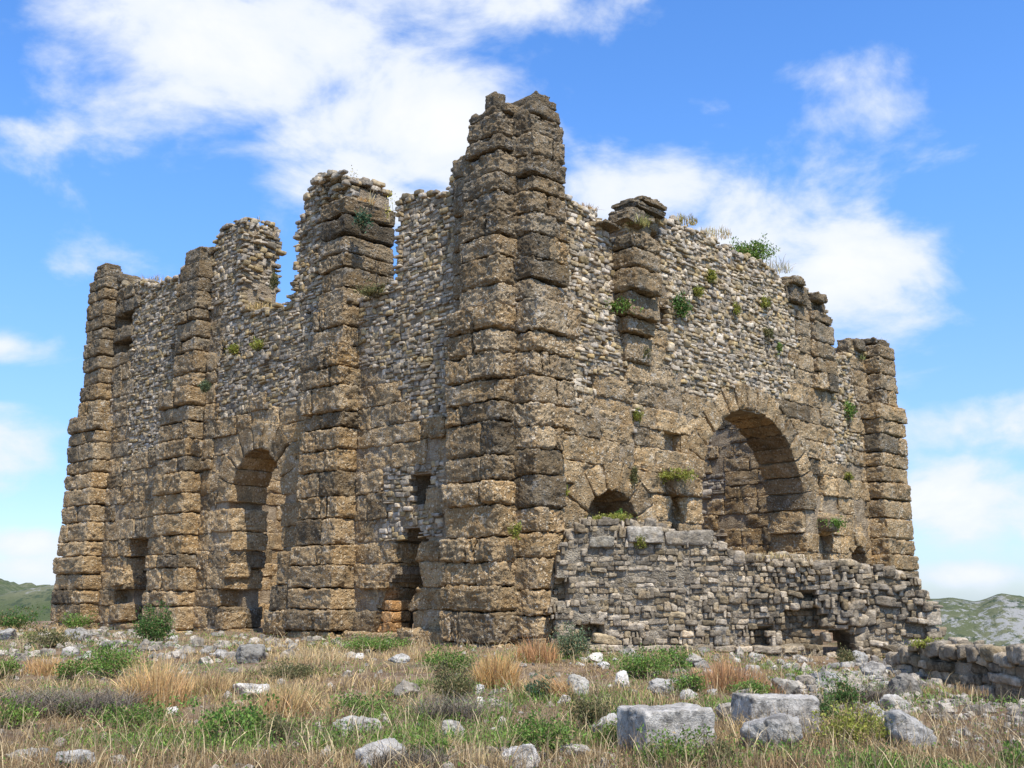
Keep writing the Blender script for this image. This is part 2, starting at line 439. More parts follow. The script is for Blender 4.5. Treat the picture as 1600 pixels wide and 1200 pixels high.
def ashlar(fc, bl, u0, u1, courses, ok, d=0.0, jamb_depth=None, wmin=.65, wmax=1.55, mark=True):
    """courses of big conglomerate blocks over u0..u1 where ok(u,z)"""
    holes = [f for f in fc.open] + [f for f, _ in fc.recess] + [f for f in fc.rings]
    for z0, z1 in courses:
        for (a0, a1, b0, b1, el_, er_) in cuts_in((u0, u1), holes, z0, z1):
            u = min(a0, a1) if el_ else a0
            ul0, ul1 = a0, a1
            end = max(b0, b1)
            while True:
                w = RNG.uniform(wmin, wmax) * (1.25 if RNG.random() < .15 else 1)
                last = ul0 + w > min(b0, b1) - .45
                if last: ur0, ur1 = b0, b1
                else: ur0 = ur1 = max(ul0, ul1) + w * .9 if max(ul0, ul1) + w * .9 < min(b0, b1) - .3 else min(b0, b1) - .3
                if min(ur0, ur1) - max(ul0, ul1) < -.6: break
                um = .25 * (ul0 + ul1 + ur0 + ur1); zm = .5 * (z0 + z1)
                if ok(um, zm) and zm < fc.topz(um) - .05:
                    first = (ul0, ul1) == (a0, a1)
                    deep = (first and el_) or (last and er_)
                    dd = d + RNG.normal(0, .028)
                    if RNG.random() < .05: dd -= RNG.uniform(.06, .16)
                    g = RNG.uniform(.0, .010)
                    e0 = RNG.uniform(-.24, .10) if deep and first and el_ else 0
                    e1 = RNG.uniform(-.10, .24) if deep and last and er_ else 0
                    bl.add([(ul0 + g + e0, z0 + g * .7), (ur0 - g + e1, z0 + g * .7), (ur1 - g + e1, z1 - g * .7), (ul1 + g + e0, z1 - g * .7)],
                           -(jamb_depth or fc.th) if deep else d - .5, dd, RNG.uniform(.02, .055), atint(zm))
                    if mark: fc.mark(min(ul0, ul1), max(ur0, ur1), z0, z1)
                if last: break
                ul0, ul1 = ur0, ur1

def arch_ring(fc, bl, c, r, spring, thick, rx=None, n=11, d0=None, d1=.03):
    rx = rx or r
    th = np.linspace(0, math.pi, n + 1)
    for i in range(n):
        a, b = th[i], th[i + 1]; t2 = thick * RNG.uniform(.92, 1.1)
        def p(ang, k): return (c + math.cos(ang) * (rx + k), spring + math.sin(ang) * (r + k))
        g = .006
        bl.add([p(b - g, 0), p(a + g, 0), p(a + g, t2), p(b - g, t2)], -(d0 or fc.th), d1 + RNG.normal(0, .02), .04, atint(4) * .97)
    fc.rings.append(lambda z: arch_hole(c, r + thick * .96, spring, spring, rx + thick * .96)(z) if z > spring else None)
    for uu in np.arange(c - rx - thick, c + rx + thick, RES):
        for zz in np.arange(spring, spring + r + thick, RES):
            k = math.hypot((uu - c) / (rx + thick), (zz - spring) / (r + thick))
            if k < .97: fc.mark(uu, uu + RES, zz, zz + RES)

def rubble(fr, bl, u0, u1, z0, z1, inside, hm=.110, wm=.215, d=0.0, jit=.03, gray=0.0, deep=.24, rough=1.0):
    z = z0; row = 0
    while z < z1:
        hh = hm * RNG.uniform(.68, 1.45); u = u0 - RNG.uniform(0, wm); s = RNG.uniform(0, 99)
        while u < u1:
            w = wm * RNG.choice([RNG.uniform(.45, .8), RNG.uniform(.8, 1.25), RNG.uniform(1.25, 1.9)], p=[.36, .42, .22])
            zo = .06 * rough * float(noise2(u * .8, z * .7, 5.)); k = hh * RNG.choice([RNG.uniform(.6, .95), RNG.uniform(.95, 1.2), RNG.uniform(1.2, 1.5)], p=[.4, .5, .1])
            um, zm = u + w / 2, z + hh / 2 + zo
            if inside(um, zm):
                if RNG.random() < .12 and hh > .12:        # two thin stones instead of one
                    for q in (0, 1): bl.rect(u + .006, u + w - .006, z + zo + q * k / 2 + .004, z + zo + (q + 1) * k / 2 - .004, d - deep, d + RNG.normal(0, jit), .05, rtint(gray), .012)
                else:
                    bl.rect(u + .007, u + w - .007, z + zo + .005, z + zo + k - .004, d - deep, d - .015 + RNG.normal(0, jit), min(k, w) * RNG.uniform(.14, .38), rtint(gray), .030 * rough)
            u += w
        z += hh

def loose(fr, bl, pts, size, gray=0.0, flat=.55):
    """ragged stones sitting on a broken edge; pts are (u, z, d)"""
    for u, z, d in pts:
        w = size * RNG.uniform(.6, 1.5); h = w * flat * RNG.uniform(.7, 1.3); dp = w * RNG.uniform(.6, 1.1)
        bl.rect(u - w / 2, u + w / 2, z - h / 2, z + h / 2, d - dp / 2, d + dp / 2, h * .38, rtint(gray), .22 * h)

def core(fc, name, mat, parent, u0, u1, rec_d=.065, step=.1, base=-.35, back=None, cover=None):
    """the mass of the wall behind its facing, with its openings, as one closed shell of cells"""
    nu = int(round((u1 - u0) / step)); z_hi = fc.zmax; nz = int(round((z_hi - base) / step))
    us = u0 + (np.arange(nu) + .5) * step; zs = base + (np.arange(nz) + .5) * step
    tops = np.array([fc.topz(u) for u in us]) - .18
    m = zs[None, :] < tops[:, None]
    for j, z in enumerate(zs):
        for f in fc.open:
            k = f(z)
            if k: m[:, j] &= ~((us > k[0] - .12) & (us < k[1] + .12))
    dep = np.full((nu + 1, nz + 1), -rec_d)
    for a in range(nu + 1):
        for b in range(nz + 1):
            uu, zz = u0 + a * step, base + b * step
            for f, rd in fc.recess:
                k = f(zz)
                if k and k[0] - .03 < uu < k[1] + .03: dep[a, b] = -rd
    UU, ZZ = np.meshgrid(u0 + np.arange(nu + 1) * step, base + np.arange(nz + 1) * step, indexing='ij')
    dep += .03 * noise2(UU * 4, ZZ * 4, 2.) + .02 * noise2(UU * 9, ZZ * 9, 7.)
    bk = np.full_like(dep, -(back or fc.th) + .05) + .03 * noise2(UU * 3, ZZ * 3, 4.)
    Vf = fc.fr.pt(UU, ZZ, dep).reshape(-1, 3); Vb = fc.fr.pt(UU, ZZ, bk).reshape(-1, 3); nb = len(Vf)
    vid = lambda a, b: a * (nz + 1) + b
    F = []
    for a in range(nu):
        for b in range(nz):
            if not m[a, b]: continue
            c = (vid(a, b), vid(a + 1, b), vid(a + 1, b + 1), vid(a, b + 1))
            F.append(c); F.append(tuple(x + nb for x in c[::-1]))
            for (da, db, i, j) in ((0, -1, 0, 1), (1, 0, 1, 2), (0, 1, 2, 3), (-1, 0, 3, 0)):
                A, B = a + da, b + db
                if not (0 <= A < nu and 0 <= B < nz and m[A, B]):
                    F.append((c[j], c[i], c[i] + nb, c[j] + nb))
    F = np.array(F)
    if fc.fr.flip: F = F[:, ::-1]
    V = np.concatenate([Vf, Vb]); used = np.unique(F); re = np.zeros(len(V), np.int64); re[used] = np.arange(len(used))
    return mesh_object(name, V[used], re[F], mat, parent, None, False)

def pier(fc, bl, spec, courses, back=-.35):
    """spec: list of (z_from, z_to, u0, u1, d); one or two blocks to a course"""
    zz = [courses[0][0]] + [c[1] + RNG.uniform(-.09, .09) for c in courses]
    for z0, z1 in zip(zz[:-1], zz[1:]):
        zm = .5 * (z0 + z1)
        for (za, zb, u0, u1, d, *bk) in spec:
            if not (za <= zm < zb): continue
            b = bk[0] if bk else back
            g = RNG.uniform(.0, .008); o = RNG.normal(0, .018); dd = d + RNG.normal(0, .022)
            if u1 - u0 > 1.5 and RNG.random() < .78:
                c = u0 + (u1 - u0) * RNG.choice([RNG.uniform(.25, .38), RNG.uniform(.45, .55), RNG.uniform(.62, .75)])
                parts = [(u0 + o, c), (c, u1 + o)]
                if RNG.random() < .14: parts = [(u0 + o, c - .14), (c - .14, c + .14), (c + .14, u1 + o)]
            elif u1 - u0 > .9 and RNG.random() < .3:
                c = u0 + (u1 - u0) * RNG.uniform(.3, .7); parts = [(u0 + o, c), (c, u1 + o)]
            else: parts = [(u0 + o, u1 + o)]
            for a, e in parts:
                bl.add([(a + g, z0 + g), (e - g, z0 + g), (e - g + RNG.normal(0, .012), z1 - g), (a + g + RNG.normal(0, .012), z1 - g)], b, dd + RNG.normal(0, .015), RNG.uniform(.035, .10), atint(zm))
            fc.mark(u0, u1, z0, z1)

# ------------------------------------------------------------------ the ruin
ANG = RAD(45.6)
E1 = np.array([-math.sin(ANG), math.cos(ANG), 0]); E2 = np.array([math.cos(ANG), math.sin(ANG), 0])
R0 = np.array([0.0748, 25.166, 0.0])
FL = Frame(R0, E1, -E2); FR = Frame(R0, E2, -E1)

def course_list(zs): return [(a, b) for a, b in zip(zs[:-1], zs[1:])]
_z = [-.45, .16, .82, 1.40, 2.06, 2.62, 3.24, 3.98, 4.58, 5.26, 5.80, 6.42, 7.04, 7.62, 8.30, 8.86, 9.50, 10.06, 10.66, 11.18, 11.76, 12.28, 12.86, 13.36, 13.86, 14.3]
CO = course_list(_z)

ruin = empty('ruined_basilica', tuple(R0))
tag(ruin, 'huge roofless brown stone ruin with arches and tall broken corner piers', 'ruin')
def under(o, par=ruin):
    o.parent = par
    if par is ruin: o.location = (-R0[0], -R0[1], -R0[2])
    return o
PAR = ruin
def R_(o, label=None):
    """hang a world-built mesh under the ruin without moving it"""
    if o is None: return None
    o.parent = ruin; o.location = tuple(-R0)
    if label: o['label'] = label
    return o

# ---- left (shadier) facade
topL = (np.array([0, 1.9, 2.0, 2.45, 2.6, 3.6, 4.58, 4.66, 5.6, 6.70, 6.76, 7.2, 8.0, 8.9, 9.35, 9.66, 9.80, 10.2, 11.2, 12.4, 13.0, 13.1, 14.0, 14.6, 14.9, 15.2, 17.1, 17.9, 20, 22.3, 24.8]),
        np.array([13.0, 13.0, 12.75, 12.7, 12.05, 12.15, 12.35, 9.9, 9.85, 9.75, 13.5, 13.8, 14.15, 14.2, 13.85, 12.8, 10.6, 10.4, 10.3, 10.5, 10.7, 13.95, 14.05, 13.9, 13.5, 13.2, 13.0, 12.7, 13.1, 13.6, 13.8]))
L = Facade(FL, 24.9, topL)
A_C, A_R, A_S, A_X = 11.55, 1.62, 4.2, 1.50
L.open += [arch_hole(A_C, A_R, A_S, -1.0, A_X), rect_hole(18.5, 20.15, .0, 3.6), rect_hole(3.2, 3.92, 3.55, 4.38)]
def breach(z):
    if z < .16 or z > 2.95: return None
    if z < 1.35: return (3.6 + .1 * math.sin(9 * z), 5.55 - .45 * z)
    return (3.45 + .14 * math.sin(7 * z), 5.0 - .22 * z + .2 * math.sin(6 * z))
L.open.append(breach)
L.recess += [(rect_hole(12.5, 13.5, .72, 1.66), .75), (rect_hole(20.2, 21.0, .9, 1.5), .5)]
L.recess += [(rect_hole(*h), .6) for h in ((5.05, 5.2, 8.9, 9.1), (8.55, 8.7, 10.9, 11.15), (8.95, 9.15, 9.75, 10.0), (12.2, 12.4, 9.6, 9.8), (13.9, 14.1, 9.3, 9.6), (18.9, 19.15, 9.3, 9.6), (17.4, 17.75, 9.7, 10.3),
                                              (21.1, 22.4, 11.7, 12.3), (21.1, 22.4, 10.6, 11.15), (10.9, 11.05, 8.5, 8.7), (3.3, 3.45, 7.9, 8.1), (19.6, 19.75, 8.2, 8.4), (9.1, 9.25, 8.0, 8.2))]

def rubL(u, z):
    """is this place of the left facade faced with small rubble?"""
    if 2.65 < u < 5.05 and 2.62 < z < 4.58: return True
    z = z + .55 * float(noise2(u * .9, z * 1.1, 44.))
    if u < 6.4: return z > np.interp(u, [1.8, 2.7, 3.9, 5, 6.3], [5.7, 5.7, 6.2, 6.9, 7.5])
    if u < 15.2: return z > np.interp(u, [8.2, 10.2, 13.7, 15], [6.9, 6.95, 7.4, 7.6]) and not (14.1 < u < 15.2 and z > 9 and z < 11)
    if u > 20.9 and z > 6.4: return False
    return z > np.interp(u, [17.1, 18.7, 20.5, 22.3], [7.1, 6.3, 6.2, 6.3])
# weathered piers
LEDGE = (7.62, 8.30)
def ledge_spec(u0, u1, d): return (7.62, 8.30, u0 - .03, u1 + .10, d + .12)
pierA, pier3, pier2, pier1 = [Blocks(FL, k, 'ashlar') for k in (28, 25, 20, 18)]
pier(L, pierA, [(-1, 2.6, -.02, 1.92, .70), (2.6, 7.62, 0, 1.86, .66), ledge_spec(0, 1.80, .62), (8.3, 10.6, .02, 1.50, .56), (10.6, 12.9, .04, 1.40, .54), (12.9, 13.4, .06, 1.26, .50)], CO)
pier(L, pier3, [(-1, .9, 6.18, 8.55, .85), (.9, 2.6, 6.26, 8.36, .72), (2.6, 7.62, 6.32, 8.26, .65), ledge_spec(6.36, 8.15, .62), (8.3, 9.6, 6.42, 7.95, .56), (9.6, 12.9, 6.46, 7.78, .50, -1.38)], CO)
pier(L, pier2, [(-1, 2.6, 14.9, 17.25, .70), (2.6, 7.62, 14.95, 17.1, .65), ledge_spec(15.0, 17.0, .62), (8.3, 12.9, 15.02, 16.5, .56), (12.9, 13.3, 15.2, 16.3, .45)], CO)
pier(L, pier1, [(-1, 2.6, 22.1, 24.85, .70), (2.6, 7.62, 22.2, 24.72, .65), ledge_spec(22.25, 24.6, .62), (8.3, 13.9, 22.5, 24.1, .56), (13.9, 14.4, 22.9, 23.9, .45)], CO)
for q in ((8.2, 9.35, .78, 1.5, .74), (8.25, 9.1, 1.5, 2.45, .70), (8.3, 9.5, .1, .78, .85), (4.0, 6.2, -.3, .2, .35), (2.0, 3.9, -.3, .35, .4)):
    pier3.rect(q[0], q[1], q[2], q[3], -.4, q[4], .07, atint(1) * .9, .03)
# return blocks beside the piers
ret = Blocks(FL, 12, 'ashlar')
pier(L, ret, [(8.3, 12.7, 1.5, 2.2, .16), (9.6, 10.6, 20.95, 22.5, .05), (11.1, 11.8, 20.95, 22.5, .08), (12.2, 13.4, 20.95, 22.5, .10), (4.5, 9.6, 14.3, 14.95, .06)], CO, -.6)
# blocks lining the right-hand end of the standing pier over the broken bay, and the arch
archL = Blocks(FL, 12, 'ashlar'); arch_ring(L, archL, A_C, A_R, A_S, .86, A_X, n=9)
bays = {'a': (1.86, 6.3), 'b': (8.26, 14.95), 'c': (17.1, 22.2)}
R_(core(L, 'wall_core', M_MORT, None, 1.2, 24.75), 'earthy core of the shaded left facade')
for k, (ua, ub) in bays.items():
    ab = Blocks(FL, 20, 'ashlar'); ashlar(L, ab, ua, ub, CO, lambda u, z: not rubL(u, z))
    build_split(ab, 'ashlar_wall', M_CON, R_)
    rb = Blocks(FL, 5, 'rubble')
    rubble(FL, rb, ua - .1 if k != 'a' else 1.95, ub + .1, 2.4, 14.4, lambda u, z: z < L.topz(u) and not L.in_open(u, z) and not L.in_rec(u, z) and not L.marked(u, z) and (z > 5.6 or (2.6 < u < 5.1)))
    # ragged stones along the broken top
    pts = [(u, L.topz(u) + RNG.uniform(-.08, .06), d) for d in np.arange(-1.3, .05, .18) for u in np.arange(ua, ub, .18) if RNG.random() < .85]
    loose(FL, rb, pts, .20)
    build_split(rb, 'rubble_infill', M_RUB, R_)
# tops of the piers
t3 = Blocks(FL, 5, 'rubble')
rubble(FL, t3, 6.42, 8.5, 12.7, 14.3, lambda u, z: z < L.topz(u), d=.12, jit=.07)
loose(FL, t3, [(u, min(L.topz(u), 13.9) + RNG.uniform(-.1, .08), d) for d in np.arange(-1.3, .4, .2) for u in np.arange(6.45, 8.6, .18)], .2, .2)
build_split(t3, 'rubble_cap', M_RUB, R_)
# broken cross sections of the walls: rubble seen end-on
for nm, u_at, za, zb, sgn in (('a', 13.0, 10.3, 14.2, -1), ('b', 4.68, 9.7, 12.4, 1), ('c', 9.82, 10.4, 14.0, 1), ('d', 6.44, 12.8, 13.9, -1)):
    fs = Frame(R0 + u_at * E1, E2, sgn * E1); rb = Blocks(fs, 5, 'rubble')
    rubble(fs, rb, .05, 1.38, za, zb, lambda u, z: z < L.topz(u_at - sgn * .25) - .05, d=.02, jit=.08)
    R_(rb.build('broken_section', M_RUB, None))
R_(pierA.build('pier', M_CON, None), 'tall left pilaster of the near corner'); R_(join('pier', M_CON, None, pier3), 'pier between breach and left arch'); R_(pier2.build('pier', M_CON, None), 'pier left of the narrow arch'); R_(pier1.build('pier', M_CON, None), 'far left corner pier')
build_split(ret, 'ashlar_wall', M_CON, R_); R_(archL.build('arch', M_CON, None), 'tall narrow arch of the left facade')
# caps on tower A, P1, P2
cap = Blocks(FL, 10, 'ashlar')
for (u0, u1, z0, z1, d0, d1) in ((.25, 1.3, 13.32, 13.60, -.5, .46), (.1, .9, 13.52, 13.74, -.6, .2), (.36, .84, 13.66, 14.16, -.15, .34), (23.0, 23.9, 14.25, 14.6, -.3, .4), (22.3, 23.1, 13.7, 14.1, -.9, .1), (15.0, 15.9, 13.1, 13.5, -.7, .2), (15.3, 16.2, 12.9, 13.32, -.4, .44)):
    cap.rect(u0, u1, z0, z1, d0, d1, .14, atint(13) * .85, .05)
build_split(cap, 'cap_stone', M_CON, R_, 1)
jb = Blocks(FL, 18, 'ashlar')
for q in ((12.92, 14.4, 1.72, 2.30, -.9, .03), (12.95, 13.9, 2.34, 2.9, -.9, .02), (12.9, 13.45, .08, .70, -.8, .08), (20.05, 21.1, 1.55, 2.2, -.7, .12), (20.1, 21.0, .25, .85, -.7, .10), (18.5, 19.2, -.1, .4, -.8, -.2), (4.75, 5.9, 1.36, 1.62, -.5, .12)):
    jb.rect(q[0], q[1], q[2], q[3], q[4], q[5], .06, atint(1.5), .03)
for i in range(len(jb.q)):
    b1 = Blocks(FL, 18, 'ashlar'); b1.add(jb.q[i], *jb.d[i], jb.r[i], jb.t[i]); R_(b1.build('jamb_block', M_CON, None))
# small brick-like repair blocks in the breach
rp = Blocks(FL, 8, 'ashlar')
for i in range(2):
    for j in range(3): rp.rect(4.72 + i * .36, 5.06 + i * .36, .2 + j * .30, .48 + j * .30, -.8, -.12 + RNG.normal(0, .03), .04, np.array([1.45, 1.05, .68]))
R_(rp.build('repair_block', M_CON, None), 'orange squared repair blocks in the breach')

# ---- right (sunny) facade
topR = (np.array([0, 1.5, 1.6, 2.4, 3.1, 3.6, 3.7, 4.4, 4.6, 5.2, 6.3, 7.2, 8.5, 10.4, 12.3, 13.3, 13.6, 14.7, 15.9, 16.1, 16.4, 16.6, 17.4, 18.0, 18.3, 20.6]),
        np.array([13.0, 13.0, 11.75, 11.7, 11.6, 11.4, 10.9, 11.0, 11.7, 12.05, 12.3, 12.38, 12.3, 12.2, 12.0, 11.75, 11.85, 11.8, 11.7, 11.2, 10.4, 9.6, 9.7, 10.0, 10.3, 10.6]))
Rf = Facade(FR, 21.0, topR)
Rf.open += [arch_hole(10.9, 3.0, 4.0, -1.0)]
Rf.recess += [(arch_hole(3.75, 1.15, 2.8, -1.0), 1.25), (arch_hole(17.65, .62, 2.3, -1.0), 1.1), (rect_hole(6.12, 6.95, 2.0, 3.95), .42), (rect_hole(14.85, 15.6, 2.0, 3.3), .5), (rect_hole(6.0, 7.15, 5.28, 5.80), .45), (rect_hole(14.85, 15.55, 4.6, 5.25), .4),
              (rect_hole(5.65, 6.25, 10.7, 11.7), .55), (rect_hole(5.9, 6.5, 8.9, 9.7), .5), (rect_hole(2.85, 3.2, 6.55, 7.05), .55), (rect_hole(14.9, 15.4, 9.9, 10.6), .5), (rect_hole(3.5, 3.65, 7.9, 8.1), .4), (rect_hole(19.3, 19.75, 3.3, 3.7), .3), (rect_hole(2.2, 2.35, 9.5, 9.75), .4)]
def rubR(u, z):
    z0 = z; z = z + .55 * float(noise2(u * .9, z * 1.1, 61.))
    if u < 4.75: return z > 6.35 + .16 * (u - 2.8)
    if u < 6.45: return z > 12.3
    if u < 13.75: return z > 7.05 + (.9 if u > 11 and z < 8 and u > 13 else 0)
    if u < 16.3: return False
    return z > 5.5 + .45 * abs(u - 17.3) and u < 18.1
pB, pP, pQ, pE = [Blocks(FR, k, 'ashlar') for k in (28, 22, 18, 18)]
pier(Rf, pB, [(-1, 5.26, .02, 1.08, .70), (5.26, 7.62, 0, 1.55, .66), (7.62, 8.30, -.02, 1.66, .76), (8.3, 10.6, .04, 1.42, .60), (10.6, 13.0, .08, 1.36, .58), (13.0, 13.6, .12, 1.34, .54)], CO)
pier(Rf, pP, [(7.04, 7.62, 4.4, 5.5, .10), (7.62, 8.3, 4.3, 5.5, .16), (8.3, 8.9, 4.15, 5.45, .30), (8.9, 9.5, 4.0, 5.35, .50), (9.5, 11.1, 3.95, 5.25, .74)], CO)
pier(Rf, pQ, [(8.3, 11.4, 15.05, 16.45, .22), (11.2, 11.8, 13.6, 14.6, .18)], CO)
pier(Rf, pE, [(-1, 2.6, 18.5, 21.0, .70), (2.6, 7.62, 18.6, 20.85, .64), (7.62, 8.3, 18.5, 20.85, .72), (8.3, 10.5, 19.15, 20.5, .56), (10.5, 10.7, 19.2, 20.4, .50)], CO)
archs = Blocks(FR, 16, 'ashlar'); arch_ring(Rf, archs, 10.9, 3.0, 4.0, .85, n=17, d0=1.45)
archs2 = Blocks(FR, 12, 'ashlar'); arch_ring(Rf, archs2, 3.75, 1.15, 2.8, .85, n=7, d0=1.1)
archs3 = Blocks(FR, 10, 'ashlar'); arch_ring(Rf, archs3, 17.65, .62, 2.3, .55, n=5, d0=.9)
R_(core(Rf, 'wall_core', M_MORT, None, .12, 20.6), 'earthy core of the sunny right facade')
for k, (ua, ub) in {'a': (1.1, 4.75), 'b': (4.75, 16.3), 'c': (16.3, 19.2)}.items():
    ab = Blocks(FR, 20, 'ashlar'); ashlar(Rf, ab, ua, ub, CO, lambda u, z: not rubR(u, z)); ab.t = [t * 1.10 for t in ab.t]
    build_split(ab, 'ashlar_wall', M_CON, R_)
    rb = Blocks(FR, 5, 'rubble')
    rubble(FR, rb, max(ua, 1.5) - .05, ub + .05, 5.4, 13.2, lambda u, z: z < Rf.topz(u) and not Rf.in_open(u, z) and not Rf.in_rec(u, z) and not Rf.marked(u, z), hm=.108, wm=.205)
    pts = [(u, Rf.topz(u) + RNG.uniform(-.08, .06), d) for d in np.arange(-1.3, .05, .18) for u in np.arange(ua + .4, ub, .18) if RNG.random() < .85]
    loose(FR, rb, pts, .20)
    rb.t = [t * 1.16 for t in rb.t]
    build_split(rb, 'rubble_infill', M_RUB, R_)
for z_off, nm in ((0, 'a'),):
    fs = Frame(R0 + 16.35 * E2, E1, E2); rb = Blocks(fs, 5, 'rubble')
    rubble(fs, rb, .05, 1.38, 9.7, 12.0, lambda u, z: z < Rf.topz(16.0) - .1, d=.05, jit=.09)
    R_(rb.build('broken_section', M_RUB, None))
R_(pB.build('pier', M_CON, None), 'tall right pilaster of the near corner'); R_(pP.build('pier', M_CON, None), 'broken hanging pilaster high on the sunny facade'); build_split(pQ, 'broken_pilaster', M_CON, R_); R_(pE.build('pier', M_CON, None), 'far right corner pier')
R_(archs.build('arch', M_CON, None), 'wide round arch of the sunny facade'); R_(archs2.build('arch', M_CON, None), 'low arch above the rubble wall'); R_(archs3.build('arch', M_CON, None), 'smallest arch at the right end')
capR = Blocks(FR, 10, 'ashlar')
for (u0, u1, z0, z1, d0, d1) in ((.2, 1.3, 13.40, 13.80, -.6, .48), (.30, 1.2, 13.76, 14.02, -.5, .40), (.45, 1.05, 13.98, 14.18, -.4, .30), (.1, .6, 13.1, 13.6, -.6, .3), (4.3, 5.2, 11.6, 11.95, -.5, .3), (4.5, 5.7, 11.9, 12.15, -.6, .22), (4.75, 6.2, 12.13, 12.32, -.6, .28), (4.7, 6.35, 12.30, 12.46, -.7, .16), (5.0, 6.3, 12.44, 12.60, -.6, .24), (5.3, 6.15, 12.58, 12.70, -.6, .1),
                                 (13.5, 14.3, 11.8, 12.1, -.5, .32), (15.1, 15.9, 11.45, 11.8, -.4, .34), (19.15, 19.8, 10.6, 10.85, -.4, .4), (19.7, 20.4, 10.55, 10.85, -.5, .45), (18.2, 18.9, 10.2, 10.7, -.5, .2), (3.2, 3.9, 11.2, 11.38, -.4, .35)):
    capR.rect(u0, u1, z0, z1, d0, d1, .12, atint(13) * .85, .05)
build_split(capR, 'cap_stone', M_CON, R_, 1)
# consoles beside the wide arch and the smooth slabs below them
for (u0, u1, z0, z1) in ((6.0, 7.08, 3.95, 4.62), (14.75, 15.65, 3.3, 3.85)):
    b = Blocks(FR, 12, 'ashlar'); b.add([(u0 + .12, z0), (u1 - .12, z0), (u1, z1), (u0, z1)], -.4, .42, .12, atint(9) * .8)
    R_(b.build('console', M_CON, None), 'projecting broken console')
    sb = Blocks(FR, 10, 'ashlar'); sb.rect(u0 + .1, u1 - .1, 1.9, z0, -.6, -.30, .03, np.array([.95, .95, .92])); R_(sb.build('niche_slab', M_CON, None))
    sb = Blocks(FR, 10, 'ashlar'); sb.rect(u0, u1, 4.6, 5.85, -.6, -.34, .03, np.array([.9, .9, .86])); R_(sb.build('niche_slab', M_CON, None))

# ---- corner mass behind the two pilasters
cb = Blocks(FL, 12, 'ashlar')
for z0, z1 in CO:
    if z1 < 13.5: cb.rect(.02, 1.3, z0, z1, -1.3, -.03, .05, atint(z1))
R_(cb.build('corner_mass', M_CON, None))

# ---- inner faces seen through the arches: far wall and rear wall
FF = Frame(R0 + 20.6 * E2, E1, -E2)
farw = Facade(FF, 25, (np.array([0, 6, 9, 14, 25]), np.array([9.5, 11.3, 11.0, 9.0, 9.0])), 1.2)
ab = Blocks(FF, 12, 'ashlar'); ashlar(farw, ab, 1.4, 24.8, CO[:19], lambda u, z: not (8.2 + .5 * math.sin(z * 3) < u < 13))
build_split(ab, 'ashlar_wall', M_CON, R_)
rb = Blocks(FF, 4, 'rubble'); rubble(FF, rb, 7.6, 13.1, 0, 10.8, lambda u, z: not farw.marked(u, z) and z < farw.topz(u), hm=.17, wm=.34, gray=.9); R_(rb.build('rubble_infill', M_RUB, None))
R_(core(farw, 'wall_core', M_MORT, None, 1.4, 24.8, step=.25), 'core of the far wall')
FB = Frame(R0 + 24.0 * E1, E2, -E1)
rear = Facade(FB, 22, (np.array([0, 12, 16, 21]), np.array([9.0, 8.5, 7.0, 8.5])), .8)
rear.open.append(rect_hole(16.3, 18.0, -.4, 3.0))
ab = Blocks(FB, 12, 'ashlar'); ashlar(rear, ab, 1.4, 20.6, CO[:16], lambda u, z: True)
R_(ab.build('ashlar_wall', M_CON, None), 'sunlit inner face of the rear wall')
R_(core(rear, 'wall_core', M_MORT, None, 1.4, 20.6, step=.25), 'core of the rear wall')

# ------------------------------------------------------------------ the ground
def gz(x, y):
    x = np.asarray(x, float); y = np.asarray(y, float)
    z = -.35 + .35 * smooth(11, 25, y) - .26 * smooth(1.5, 7, x) * smooth(10, 16, y) * (1 - smooth(24, 31, y))
    near = 1 - smooth(60, 110, np.hypot(x, y - 25))
    z = z + near * (.07 * noise2(x * .45, y * .45, 3.) + .035 * noise2(x * 1.3, y * 1.3, 8.) + .018 * noise2(x * 3.7, y * 3.7, 5.))
    z = z - 11 * smooth(.7, 3.6, x - .355 * y) * smooth(16.5, 24, y)
    z = z - 44 * smooth(31, 150, np.hypot(x + 2, y - 27))
    return z
TH = RAD(11.43); FPX = 1633.0
def ray(px, py):
    return np.array([px - 800., math.cos(TH) * FPX - math.sin(TH) * (600 - py), math.sin(TH) * FPX + math.cos(TH) * (600 - py)])
def spot(px, py):
    """the place on the ground that photo pixel shows (photo 1600 x 1200)"""
    d = ray(px, py); t = 0.003
    lo = None
    for k in np.linspace(6, 70, 900):
        p = d * (k / d[1])
        if CAM_H + p[2] < float(gz(p[0], p[1])): return np.array([p[0], p[1], float(gz(p[0], p[1]))])
    p = d * (55 / d[1]); return np.array([p[0], p[1], float(gz(p[0], p[1]))])

def grid_sheet():
    ys = np.concatenate([np.linspace(-30, 5, 15), np.arange(5.5, 34, .14), np.arange(34, 70, .6), np.geomspace(71, 7000, 46)])
    xs0 = np.concatenate([-np.geomspace(7000, 31, 40), np.arange(-30, -14, .6), np.arange(-14, 14, .14), np.arange(14, 30, .6), np.geomspace(31, 7000, 40)])
    X, Y = np.meshgrid(xs0, ys, indexing='ij'); Z = gz(X, Y)
    ny = len(ys); i, j = np.meshgrid(np.arange(len(xs0) - 1), np.arange(ny - 1), indexing='ij')
    a = (i * ny + j).ravel(); F = np.stack([a, a + ny, a + ny + 1, a + 1], 1)
    return np.stack([X, Y, Z], -1).reshape(-1, 3), F
V, F = grid_sheet(); tag(mesh_object('ground', V, F, M_GND), kind='structure')

